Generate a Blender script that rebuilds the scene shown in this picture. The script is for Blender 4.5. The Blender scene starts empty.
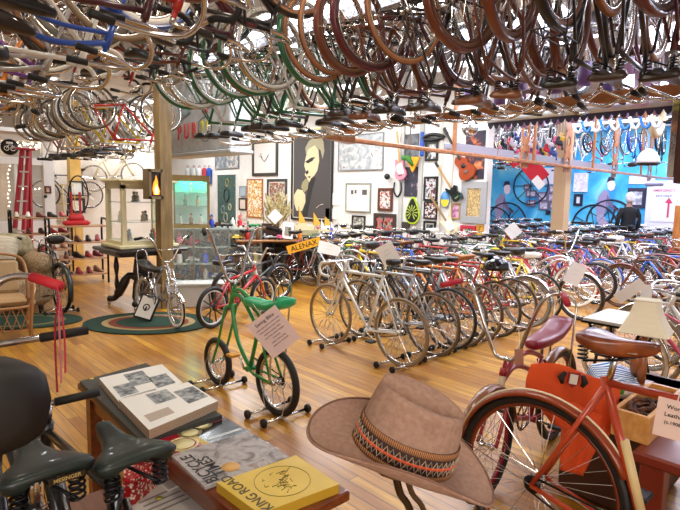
import bpy, math, random
from mathutils import Vector as V, Matrix as Mx, Quaternion
C = bpy.context.scene
PI = math.pi
rnd = random.Random(7)
def lin(c):
    if isinstance(c, str):
        c = c.lstrip('#'); c = [int(c[i:i+2], 16)/255 for i in (0, 2, 4)]
        return tuple(x/12.92 if x <= .04045 else ((x+.055)/1.055)**2.4 for x in c)
    return tuple(c)
# ---------------------------------------------------------------- camera, world, lights, exposure
FOC, EYE = 524.0, 1.62
yaw, pit, rol = math.radians(46.4), math.radians(6.5), math.radians(1.15)
CF = V((math.cos(yaw)*math.cos(pit), math.sin(yaw)*math.cos(pit), -math.sin(pit)))
_R = V((math.sin(yaw), -math.cos(yaw), 0)); _U = _R.cross(CF)
CR = _R*math.cos(rol) + _U*math.sin(rol); CU = -_R*math.sin(rol) + _U*math.cos(rol)
cd = bpy.data.cameras.new('camera'); cam = bpy.data.objects.new('camera', cd); C.collection.objects.link(cam)
cam.matrix_world = Mx(((CR.x, CU.x, -CF.x, 0), (CR.y, CU.y, -CF.y, 0), (CR.z, CU.z, -CF.z, EYE), (0, 0, 0, 1)))
cd.sensor_width = 36; cd.lens = 36*FOC/680; cd.clip_start = .05; cd.clip_end = 100
C.camera = cam
w = bpy.data.worlds.new('world'); C.world = w; w.use_nodes = True
w.node_tree.nodes['Background'].inputs[0].default_value = (.9, .93, 1, 1)
w.node_tree.nodes['Background'].inputs[1].default_value = .3
C.view_settings.view_transform = 'Standard'; C.view_settings.look = 'None'
C.view_settings.exposure = 0.0; C.view_settings.gamma = 1
C.cycles.sample_clamp_indirect = 4.0
def area(name, loc, sx, sy, power, col, rot=(0, 0, 0)):
    l = bpy.data.lights.new(name, 'AREA'); l.shape = 'RECTANGLE'; l.size = sx; l.size_y = sy
    l.energy = power; l.color = col
    o = bpy.data.objects.new(name, l); C.collection.objects.link(o); o.location = loc; o.rotation_euler = rot
    return o
WARM = (1, .87, .70); NEU = (.93, .97, 1); COOL = (.80, .83, 1)
# ceiling fixtures of the room: (x, y, length along x, length along y, power, colour, strength of the diffuser)
FIX = [(.2, .6, .3, 1.3, 45, WARM, 5), (.5, 4.2, .3, 1.3, 100, WARM, 5), (1.9, 6.9, .3, 1.3, 110, WARM, 5),
       (2.05, 2.4, .3, 1.3, 75, WARM, 5), (1.2, 9.8, .3, 1.3, 120, WARM, 6), (3.2, 12.6, .3, 1.3, 130, NEU, 8),
       (4.7, 4.7, 1.3, 2.6, 230, NEU, 40), (4.9, 7.4, 1.1, 2.0, 220, NEU, 26), (5.2, 9.9, .6, 1.3, 180, NEU, 12), (7.6, 5.4, .6, 1.3, 180, NEU, 14),
       (7.6, 8.2, .6, 1.3, 190, NEU, 14), (7.4, 11.5, .6, 1.3, 190, NEU, 14), (5.6, 13.6, .6, 1.3, 260, NEU, 12), (7.2, 15.6, .6, 1.3, 260, NEU, 12),  # last fixture is added to brighten the white wall near the duct
       (6.2, .6, 1.3, 3.2, 210, COOL, 26), (8.4, .9, 1.3, 3.4, 200, COOL, 26), (6.9, 3.7, 1.6, 1.6, 150, COOL, 26),
       (11, 2.2, 1.5, 3.4, 230, COOL, 26), (13.6, 2.6, 1.5, 3.4, 240, COOL, 24), (11, 6.6, 1.3, 2, 220, COOL, 20),
       (14.5, 6.6, 1.3, 2.4, 320, COOL, 16), (16.2, 4.6, 1.0, 5, 420, COOL, 16), (13.4, 10, 1.3, 2.4, 320, COOL, 12)]
CEIL = 3.95; LP = .36
for i, f_ in enumerate(FIX):
    area('ceiling_lamp_light', (f_[0], f_[1], CEIL-.13), f_[2], f_[3], f_[4]*LP, f_[5])
# added fill light behind the camera brightens surfaces facing it; no window there
area('added_fill_light', (-1.6, -2.2, 2.0), 3.2, 2.2, 150, (1, .95, .88), (math.radians(70), 0, math.radians(-45)))
# ---------------------------------------------------------------- helpers
def ray(px, py): return CF + CR*((px-340)/FOC) + CU*((255-py)/FOC)
def P(px, py, X=None, Y=None, Z=None, d=None):
    """world point seen at a photo pixel, on a plane of known x, y or z, or at a known depth"""
    r = ray(px, py)
    t = X/r.x if X is not None else Y/r.y if Y is not None else (Z-EYE)/r.z if Z is not None else d
    return V((0, 0, EYE)) + r*t
_m = {}
def mat(col, rough=.5, metal=0, emit=0, coat=0, alpha=1, name=None, trans=0):
    k = (str(col), rough, metal, emit, coat, alpha, trans)
    if k in _m: return _m[k]
    m = bpy.data.materials.new(name or 'paint'); m.use_nodes = True
    b = m.node_tree.nodes['Principled BSDF']; c = lin(col)
    b.inputs['Base Color'].default_value = (*c, 1); b.inputs['Roughness'].default_value = rough
    b.inputs['Metallic'].default_value = metal
    if coat: b.inputs['Coat Weight'].default_value = coat; b.inputs['Coat Roughness'].default_value = .08
    if emit: b.inputs['Emission Color'].default_value = (*c, 1); b.inputs['Emission Strength'].default_value = emit
    if trans: b.inputs['Transmission Weight'].default_value = trans; b.inputs['IOR'].default_value = 1.45
    if alpha < 1: b.inputs['Alpha'].default_value = alpha
    _m[k] = m; return m
CHROME = mat((.62, .61, .60), .13, 1, name='chrome'); STEEL = mat((.55, .55, .55), .32, 1, name='steel')
RUB = mat('#17171a', .6, name='rubber'); BLK = mat('#141416', .45, name='black_plastic'); DKM = mat('#1b1b1e', .35, .6, name='dark_metal')
WHITE = mat('#efeee8', .5, name='white_paint'); PAPER = mat('#e9e7e2', .8, name='paper')
COPPER = mat('#a86a44', .4, .55, name='copper')
def nodes(m): return m.node_tree.nodes, m.node_tree.links, m.node_tree.nodes['Principled BSDF']
def ramp_mat(name, tex, stops, rough=.6, scale=(1, 1, 1), coord='Object', bump=0, interp='LINEAR', coat=0, **tp):
    """a procedural pattern: one texture node through a colour ramp"""
    m = bpy.data.materials.new(name); m.use_nodes = True; n, l, b = nodes(m)
    tc = n.new('ShaderNodeTexCoord'); mp = n.new('ShaderNodeMapping'); mp.inputs['Scale'].default_value = scale
    l.new(tc.outputs[coord], mp.inputs[0]); t = n.new('ShaderNodeTex'+tex)
    for k, v in tp.items():
        if hasattr(t, k): setattr(t, k, v)
        else: t.inputs[k.replace('_', ' ')].default_value = v
    l.new(mp.outputs[0], t.inputs['Vector']); r = n.new('ShaderNodeValToRGB'); r.color_ramp.interpolation = interp
    el = r.color_ramp.elements
    while len(el) < len(stops): el.new(.5)
    for e, (p, c) in zip(el, stops): e.position = p; e.color = (*lin(c), 1)
    out = t.outputs['Fac'] if 'Fac' in t.outputs else t.outputs[0]
    if tex == 'Voronoi': out = t.outputs['Color']
    l.new(out, r.inputs[0]); l.new(r.outputs[0], b.inputs['Base Color']); b.inputs['Roughness'].default_value = rough
    if coat: b.inputs['Coat Weight'].default_value = coat
    if bump:
        bp = n.new('ShaderNodeBump'); bp.inputs['Strength'].default_value = bump; bp.inputs['Distance'].default_value = .01
        l.new(out, bp.inputs['Height']); l.new(bp.outputs[0], b.inputs['Normal'])
    return m
class MB:
    def __init__(s): s.v = []; s.f = []; s.m = []; s.sm = []; s.mats = []; s.cur = 0
    def use(s, m):
        if m not in s.mats: s.mats.append(m)
        s.cur = s.mats.index(m); return s
    def add(s, vs, fs, smooth=False, M=None):
        o = len(s.v)
        s.v += [tuple(M @ V(p)) for p in vs] if M is not None else [tuple(p) for p in vs]
        for f in fs: s.f.append(tuple(i+o for i in f)); s.m.append(s.cur); s.sm.append(smooth)
        return s
    def box(s, c, d, M=None, bev=0):
        x, y, z = d[0]/2, d[1]/2, d[2]/2
        if bev:
            b = min(bev, x*.9, y*.9, z*.9); vs = []; 
            rings = [(z-0, b), (z-b, 0), (-z+b, 0), (-z, b)]
            for zz, ins in rings:
                a, e = x-ins, y-ins; k = b*.7
                for px, py in ((a, e-k), (a-k, e), (-a+k, e), (-a, e-k), (-a, -e+k), (-a+k, -e), (a-k, -e), (a, -e+k)):
                    vs.append((c[0]+px, c[1]+py, c[2]+zz))
            fs = [tuple(range(8)), tuple(reversed(range(24, 32)))]
            for r in range(3):
                for i in range(8):
                    j = (i+1) % 8; fs.append((r*8+j, r*8+i, r*8+8+i, r*8+8+j))
            return s.add(vs, fs, False, M)
        vs = [(c[0]+i*x, c[1]+j*y, c[2]+k*z) for i in (-1, 1) for j in (-1, 1) for k in (-1, 1)]
        return s.add(vs, [(0, 1, 3, 2), (4, 6, 7, 5), (0, 4, 5, 1), (2, 3, 7, 6), (0, 2, 6, 4), (1, 5, 7, 3)], False, M)
    def quad(s, pts): return s.add(pts, [tuple(range(len(pts)))])
    def tube(s, pts, r, n=8, closed=False, cap=True, M=None):
        pts = [V(p) for p in pts]; N = len(pts); vs = []; fs = []
        rr = r if isinstance(r, (list, tuple)) else [r]*N
        t0 = (pts[1]-pts[0]).normalized(); up = V((0, 0, 1)) if abs(t0.z) < .9 else V((1, 0, 0))
        nrm = (up - t0*up.dot(t0)).normalized()
        for i, p in enumerate(pts):
            if closed: t = (pts[(i+1) % N]-pts[i-1])
            else: t = pts[min(i+1, N-1)]-pts[max(i-1, 0)]
            t = t.normalized() if t.length > 1e-9 else t0
            nrm = nrm - t*nrm.dot(t); nrm = nrm.normalized() if nrm.length > 1e-6 else V((1, 0, 0))
            bn = t.cross(nrm)
            for k in range(n):
                a = 2*PI*k/n; vs.append(p + (nrm*math.cos(a)+bn*math.sin(a))*rr[i])
        for i in range(N if closed else N-1):
            for k in range(n):
                a = i*n+k; b = i*n+(k+1) % n; c = ((i+1) % N)*n+(k+1) % n; d = ((i+1) % N)*n+k
                fs.append((a, b, c, d))
        if cap and not closed: fs += [tuple(reversed(range(n))), tuple(range((N-1)*n, N*n))]
        return s.add(vs, fs, n > 5, M)
    def cyl(s, p0, p1, r, n=12, M=None): return s.tube([p0, p1], r, n, M=M)
    def lathe(s, prof, n=16, c=(0, 0, 0), axis='z', M=None, smooth=True, closed=False):
        vs = []; fs = []
        for (r, h) in prof:
            for k in range(n):
                a = 2*PI*k/n; x, y = r*math.cos(a), r*math.sin(a)
                vs.append({'z': (c[0]+x, c[1]+y, c[2]+h), 'y': (c[0]+x, c[1]+h, c[2]+y), 'x': (c[0]+h, c[1]+x, c[2]+y)}[axis])
        N = len(prof)
        for i in range(N if closed else N-1):
            for k in range(n):
                j = (i+1) % N; fs.append((i*n+k, i*n+(k+1) % n, j*n+(k+1) % n, j*n+k))
        if not closed: fs += [tuple(reversed(range(n))), tuple(range((N-1)*n, N*n))]
        return s.add(vs, fs, smooth, M)
    def loft(s, rings, cap=True, M=None, smooth=True, closed=True):
        n = len(rings[0]); vs = [p for r in rings for p in r]; fs = []
        for i in range(len(rings)-1):
            for k in range(n if closed else n-1):
                fs.append((i*n+k, i*n+(k+1) % n, (i+1)*n+(k+1) % n, (i+1)*n+k))
        if cap and closed: fs += [tuple(reversed(range(n))), tuple(range((len(rings)-1)*n, len(rings)*n))]
        return s.add(vs, fs, smooth, M)
    def build(s, name, m=None, parent=None, loc=None):
        me = bpy.data.meshes.new(name); me.from_pydata(s.v, [], s.f)
        if not s.mats: s.mats = [m if m else WHITE]
        for x in s.mats: me.materials.append(x)
        me.polygons.foreach_set('material_index', s.m); me.polygons.foreach_set('use_smooth', s.sm)
        me.update(); o = bpy.data.objects.new(name, me); C.collection.objects.link(o)
        if parent is not None: o.parent = parent
        if loc is not None: o.location = loc
        return o
def tag(o, label=None, cat=None, group=None, kind=None):
    if label: o['label'] = label
    if cat: o['category'] = cat
    if group: o['group'] = group
    if kind: o['kind'] = kind
    return o
def empty(name, loc=(0, 0, 0), rz=0, label=None, cat=None, group=None):
    o = bpy.data.objects.new(name, None); C.collection.objects.link(o); o.location = loc; o.rotation_euler = (0, 0, rz)
    o.empty_display_size = .1
    return tag(o, label, cat, group)
def copy_tree(o, parent=None):
    c = o.copy(); C.collection.objects.link(c)
    if parent is not None: c.parent = parent
    for ch in list(o.children): copy_tree(ch, c)
    return c
def one(mb, name, m, label, cat, group=None, loc=None, rot=None):
    o = mb.build(name, m); tag(o, label, cat, group)
    if loc is not None: o.location = loc
    if rot is not None: o.rotation_euler = rot
    return o
def text(body, size, m, parent, M, ext=.0006, name='lettering', align='CENTER', sx=1):
    c = bpy.data.curves.new(name, 'FONT'); c.body = body; c.size = size; c.extrude = ext; c.align_x = align; c.align_y = 'CENTER'
    c.offset = size*.012
    c.materials.append(m); o = bpy.data.objects.new(name, c); C.collection.objects.link(o)
    if parent is not None: o.parent = parent
    me = bpy.data.meshes.new_from_object(o); me.materials.clear(); me.materials.append(m); bpy.data.objects.remove(o)
    o = bpy.data.objects.new(name, me); C.collection.objects.link(o)
    if parent is not None: o.parent = parent
    o.matrix_local = M @ Mx.Diagonal((sx, 1, 1, 1)); return o
def basis(o, x, y):
    """matrix whose local x and y axes are the given world directions"""
    x = V(x).normalized(); z = x.cross(V(y)).normalized(); y = z.cross(x)
    return Mx(((x.x, y.x, z.x, o[0]), (x.y, y.y, z.y, o[1]), (x.z, y.z, z.z, o[2]), (0, 0, 0, 1)))
def cat(pts, sub=6, closed=False):
    pts = [V(p) for p in pts]; out = []; N = len(pts)
    g = (lambda i: pts[i % N]) if closed else (lambda i: pts[max(0, min(N-1, i))])
    for i in range(N if closed else N-1):
        a, b, c, d = g(i-1), g(i), g(i+1), g(i+2)
        for k in range(sub):
            t = k/sub; out.append(.5*((2*b)+(c-a)*t+(2*a-5*b+4*c-d)*t*t+(3*b-a-3*c+d)*t**3))
    if not closed: out.append(pts[-1])
    return out
ORD = ['first', 'second', 'third', 'fourth', 'fifth', 'sixth', 'seventh', 'eighth', 'ninth', 'tenth', 'eleventh', 'twelfth', 'thirteenth', 'fourteenth', 'fifteenth', 'sixteenth', 'seventeenth', 'eighteenth', 'nineteenth', 'twentieth', 'twenty-first', 'twenty-second', 'twenty-third', 'twenty-fourth', 'twenty-fifth', 'twenty-sixth', 'twenty-seventh', 'twenty-eighth', 'twenty-ninth', 'thirtieth', 'thirty-first', 'thirty-second', 'thirty-third', 'thirty-fourth', 'thirty-fifth', 'thirty-sixth']
# ---------------------------------------------------------------- the room
def wood_floor():
    m = bpy.data.materials.new('oak_floor_boards'); m.use_nodes = True; n, l, b = nodes(m)
    tc = n.new('ShaderNodeTexCoord'); mp = n.new('ShaderNodeMapping'); mp.inputs['Rotation'].default_value = (0, 0, PI/2)
    l.new(tc.outputs['Object'], mp.inputs[0])
    br = n.new('ShaderNodeTexBrick'); br.offset = .37; br.inputs['Scale'].default_value = 1
    br.inputs['Brick Width'].default_value = 1.9; br.inputs['Row Height'].default_value = .078
    br.inputs['Mortar Size'].default_value = .0022; br.inputs['Mortar Smooth'].default_value = .3; br.inputs['Bias'].default_value = 0
    br.inputs['Color1'].default_value = (*lin('#b0741f'), 1); br.inputs['Color2'].default_value = (*lin('#d8a436'), 1)
    br.inputs['Mortar'].default_value = (*lin('#3f200c'), 1); l.new(mp.outputs[0], br.inputs['Vector'])
    ns = n.new('ShaderNodeTexNoise'); ns.inputs['Scale'].default_value = 3; ns.inputs['Detail'].default_value = 8
    m2 = n.new('ShaderNodeMapping'); m2.inputs['Scale'].default_value = (9, .9, 1); l.new(tc.outputs['Object'], m2.inputs[0]); l.new(m2.outputs[0], ns.inputs['Vector'])
    rp = n.new('ShaderNodeValToRGB'); rp.color_ramp.elements[0].position = .3; rp.color_ramp.elements[0].color = (.5, .4, .3, 1)
    rp.color_ramp.elements[1].position = .72; rp.color_ramp.elements[1].color = (1.0, .97, .86, 1); l.new(ns.outputs['Fac'], rp.inputs[0])
    mx = n.new('ShaderNodeMix'); mx.data_type = 'RGBA'; mx.blend_type = 'MULTIPLY'; mx.inputs[0].default_value = .75
    l.new(br.outputs['Color'], mx.inputs[6]); l.new(rp.outputs[0], mx.inputs[7])
    n3 = n.new('ShaderNodeTexNoise'); n3.inputs['Scale'].default_value = 1.1; n3.inputs['Detail'].default_value = 5; l.new(tc.outputs['Object'], n3.inputs['Vector'])
    r3 = n.new('ShaderNodeValToRGB'); r3.color_ramp.elements[0].position = .35; r3.color_ramp.elements[0].color = (.72, .6, .5, 1); r3.color_ramp.elements[1].position = .6; r3.color_ramp.elements[1].color = (1, 1, 1, 1)
    l.new(n3.outputs['Fac'], r3.inputs[0])
    mx2 = n.new('ShaderNodeMix'); mx2.data_type = 'RGBA'; mx2.blend_type = 'MULTIPLY'; mx2.inputs[0].default_value = .7
    l.new(mx.outputs[2], mx2.inputs[6]); l.new(r3.outputs[0], mx2.inputs[7]); l.new(mx2.outputs[2], b.inputs['Base Color'])
    rr = n.new('ShaderNodeMapRange'); rr.inputs[3].default_value = .24; rr.inputs[4].default_value = .46; l.new(n3.outputs['Fac'], rr.inputs[0]); l.new(rr.outputs[0], b.inputs['Roughness'])
    bp = n.new('ShaderNodeBump'); bp.inputs['Strength'].default_value = .35; bp.inputs['Distance'].default_value = .004
    l.new(br.outputs['Fac'], bp.inputs['Height']); bp.invert = True; l.new(bp.outputs[0], b.inputs['Normal'])
    b.inputs['Coat Weight'].default_value = .18; b.inputs['Coat Roughness'].default_value = .16
    return m
def wood(name, a, b_, scale=(2, 14, 14), rough=.4, coat=.2):
    return ramp_mat(name, 'Noise', [(.3, a), (.7, b_)], rough, scale, Scale=3.0, Detail=6.0, coat=coat, bump=.1)
PLASTER = ramp_mat('white_plaster', 'Noise', [(.3, '#dedcd8'), (.7, '#eceae6')], .85, Scale=3.0, bump=.15)
BACKPL = ramp_mat('cream_plaster', 'Noise', [(.3, '#d9cfc4'), (.7, '#ece4da')], .85, Scale=2.0, bump=.15)
def struct(name, c, d, m, label=None):
    o = MB().box((0, 0, 0), d).build(name, m); o.location = c; tag(o, label, kind='structure'); return o
X0, X1, Y0, Y1 = -2.2, 17.6, -3.2, 18.6
struct('floor', ((X0+X1)/2, (Y0+Y1)/2, -.05), (X1-X0, Y1-Y0, .1), wood_floor(), 'honey coloured narrow wooden floor boards')
CEILM = ramp_mat('ceiling_paint', 'Noise', [(.3, '#b9bcc4'), (.7, '#d3d5da')], .8, Scale=2.0)
struct('ceiling', ((X0+X1)/2, (Y0+Y1)/2, CEIL+.05), (X1-X0, Y1-Y0, .1), CEILM, 'pale painted ceiling')
MURAL = ramp_mat('sky_blue_mural_paint', 'Noise', [(.30, '#1e7fc0'), (.46, '#38a9e2'), (.6, '#5cc4ee'), (.75, '#a8def3')], .6, (1, 1, 1), Scale=.8, Detail=6.0, Distortion=1.2)
struct('wall_right', (X1+.1, (Y0+Y1)/2, CEIL/2), (.2, Y1-Y0, CEIL), MURAL, 'far wall painted as a bright blue sky mural')
struct('wall_back', ((X0+X1)/2, Y1+.1, CEIL/2), (X1-X0, .2, CEIL), BACKPL, 'cream plaster wall behind the display cases')
struct('wall_left', (X0-.1, (Y0+Y1)/2, CEIL/2), (.2, Y1-Y0, CEIL), PLASTER)
struct('wall_front', ((X0+X1)/2, Y0-.1, CEIL/2), (X1-X0, .2, CEIL), PLASTER)
XW = 9.0
struct('wall_center', (XW+.1, (5.43+Y1)/2, CEIL/2), (.2, Y1-5.43, CEIL), PLASTER, 'white plaster wall crowded with framed pictures')
for x in (4.6, 7.0, 9.6, 12.2, 14.8):
    struct('ceiling_beam', (x, 2.5, CEIL-.12), (.16, 11, .24), mat('#6b6a72', .6, name='beam_paint'), 'grey ceiling beam')
POSTW = wood('weathered_post_wood', '#6e5830', '#94794a', (6, 6, 1), .6)
YEL = ramp_mat('mustard_post_paint', 'Noise', [(.3, '#c39a4c'), (.7, '#d9b064')], .6, Scale=4.0)
p = P(171, 310, Z=0)
struct('pillar', (3.24, 6.95, CEIL/2), (.17, .17, CEIL), POSTW, 'square weathered wooden pillar beside the silver lowrider bike')
struct('pillar', (P(75, 200, Y=13.6).x, 13.6, CEIL/2), (.24, .24, CEIL), YEL, 'mustard yellow pillar near the back wall')
struct('pillar', (P(561, 200, X=11).x, P(561, 200, X=11).y, CEIL/2), (.26, .26, CEIL), mat('#c2a27c', .6), 'tan pillar in front of the blue mural')
_t = ['first', 'second', 'third', 'fourth', 'fifth', 'sixth', 'seventh', 'eighth', 'ninth']
ORD = ORD[:19]
for _n, _w in ((20, 'twent'), (30, 'thirt'), (40, 'fort'), (50, 'fift')): ORD += [_w+'ieth'] + [_w+'y-'+x for x in _t]
# ---------------------------------------------------------------- ceiling fixtures
for i, f_ in enumerate(FIX):
    r = empty('ceiling_light', (f_[0], f_[1], CEIL), 0, 'flat ceiling light in the %s row, %s from the shop front' % ('warm' if f_[5] == WARM else 'white' if f_[5] == NEU else 'cool white', ORD[i]), 'ceiling light', 'ceiling lights')
    MB().box((0, 0, -.04), (f_[2]+.08, f_[3]+.08, .08)).build('housing', mat('#d8d8d8', .5), r)
    MB().box((0, 0, -.09), (f_[2], f_[3], .02)).build('diffuser', mat(f_[5], .5, emit=f_[6]*.3, name='lit_diffuser'), r)
# ---------------------------------------------------------------- bicycles
def wheel_part(parent, c, r, tyre_w, S, near):
    tb = MB(); n = 40 if near else 30; t = tyre_w
    tm = mat(S['tyre'], .62, name='tyre'); wm = mat(S.get('wall', S['tyre']), .55, name='tyre_sidewall')
    prof = [(r - t + t*math.cos(a), t*math.sin(a)) for a in [2*PI*k/10 for k in range(10)]]
    for i in range(10):   # tread faces and sidewall faces carry their own material
        a, b = prof[i], prof[(i+1) % 10]; mid = (i+.5)*36
        tb.use(tm if (mid < 42 or mid > 318) else wm)
        o = len(tb.v)
        for k in range(n):
            an = 2*PI*k/n; tb.v.append((a[0]*math.cos(an), a[1], a[0]*math.sin(an))); tb.v.append((b[0]*math.cos(an), b[1], b[0]*math.sin(an)))
        for k in range(n):
            j = (k+1) % n; tb.f.append((o+2*k, o+2*j, o+2*j+1, o+2*k+1)); tb.m.append(tb.cur); tb.sm.append(True)
    w_ = tb.build('wheel', None, parent, c)
    rb = MB().use(mat(S.get('rim', (.55, .54, .53)), .22, 1 if 'rim' not in S or S.get('rimmetal') else 0, name='rim'))
    ri = r - 2*t
    rb.lathe([(ri+.004, -t*.55), (ri+.004, t*.55), (ri-.009, t*.42), (ri-.013, 0), (ri-.009, -t*.42)], n, axis='y', closed=True)
    rb.use(CHROME); rb.lathe([(.008, -.05), (.022, -.035), (.022, -.028), (.012, -.02), (.012, .02), (.022, .028), (.022, .035), (.008, .05)], 10, axis='y')
    ns = S.get('spokes', 28); rs = S.get('spoke_r', .0014 if near else .0017)
    if rs > .006: rb.use(mat(S.get('spoke_col', '#202024'), .4))
    for k in range(ns):
        a = 2*PI*k/ns; sd = .028 if k % 2 else -.028; off = (.45 if (k//2) % 2 else -.45) if rs < .006 else 0
        rb.tube([(.02*math.cos(a+off), sd, .02*math.sin(a+off)), ((ri-.012)*math.cos(a), 0, (ri-.012)*math.sin(a))], rs, 3 if rs < .006 else 6, cap=False)
    rb.build('rim', None, w_)
    return w_
S_NOSE = [.014]
def saddle_mesh(mb, kind, c, s=1.0, n=16):
    """lofted seat: rings across x"""
    prof = {'race': [(-.14, .045, .012, .02), (-.125, .068, .02, .035), (-.09, .072, .022, .04), (-.04, .05, .018, .045), (.02, .028, .016, .045), (.09, .02, .016, .035), (.125, .017, .012, .025), (.135, .008, .004, .01)],
            'leather': [(-.13, .075, .010, .012), (-.12, .096, .017, .028), (-.09, .098, .020, .04), (-.05, .082, .018, .052), (-.01, .052, .015, .058), (.04, .031, .013, .055), (.09, .024, .013, .045), (.125, .021, .012, .036), (.14, .012, .004, .02)],
            'wide': [(-.13, .08, .02, .03), (-.12, .105, .035, .06), (-.08, .115, .04, .075), (-.03, .095, .036, .07), (.03, .05, .03, .06), (.09, .032, .025, .05), (.12, .024, .018, .04), (.13, .012, .006, .015)],
            'banana': [(-.34, .05, .01, .02), (-.33, .075, .02, .04), (-.28, .082, .024, .045), (-.16, .08, .022, .045), (-.02, .075, .022, .045), (.1, .062, .022, .045), (.17, .045, .02, .04), (.2, .022, .008, .02)],
            'pad': [(-.15, .08, .04, .05), (-.14, .12, .06, .08), (-.09, .13, .07, .09), (0, .12, .06, .085), (.08, .08, .045, .07), (.13, .05, .03, .05), (.15, .02, .01, .02)],
            'slat': [(-.13, .06, .03, .01), (-.11, .1, .04, .02), (-.05, .09, .03, .03), (.05, .05, .02, .03), (.14, .03, .02, .02)]}[kind]
    rings = []
    for i, (x, w_, zt, zb) in enumerate(prof):
        ring = []
        lift = {'banana': .07*max(0, (-x-.1)/.24)**1.5+.0, 'leather': .012*max(0, (-x)/.13)**2+S_NOSE[0]*max(0, x/.14)**1.5-.004, 'race': 0, 'wide': .01, 'slat': 0, 'pad': 0}[kind]
        for k in range(n):
            a = 2*PI*k/n; cx, sx = math.cos(a), math.sin(a)
            y = w_*math.copysign(abs(cx)**.75, cx)*(1 if sx > -.2 else .96)
            z = zt*max(0, sx)**.75 if sx >= 0 else -zb*abs(sx)**.45
            if kind == 'leather' and sx < 0 and abs(cx) < .35: z *= .35
            ring.append((c[0]+x*s, c[1]+y*s, c[2]+(z+lift)*s))
        rings.append(ring)
    mb.loft(rings)
def coil(mb, p0, p1, R, r, turns, n=6):
    p0, p1 = V(p0), V(p1); N = int(turns*10); pts = []
    for i in range(N+1):
        a = 2*PI*turns*i/N; q = p0.lerp(p1, i/N); pts.append(q+V((R*math.cos(a), R*math.sin(a), 0)))
    mb.tube(pts, r, n)
def fender_part(parent, c, r, w_, a0, a1, m, stay=True):
    fb = MB().use(m); n = 22; rings = []
    for i in range(n+1):
        a = math.radians(a0+(a1-a0)*i/n); ca, sa = math.cos(a), math.sin(a); ring = []
        for q in [(-1, -.018), (-.75, -.004), (0, .004), (.75, -.004), (1, -.018), (.7, -.008), (0, 0), (-.7, -.008)]:
            rr = r+q[1]; ring.append((rr*ca, q[0]*w_, rr*sa))
        rings.append(ring)
    fb.loft(rings)
    if stay:
        fb.use(CHROME); a = math.radians(a0+(a1-a0)*.8)
        for sy in (-1, 1): fb.tube([(0, sy*.055, 0), (r*math.cos(a), sy*w_, r*math.sin(a))], .0025, 4)
    return fb.build('fender', None, parent, c)
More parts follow.
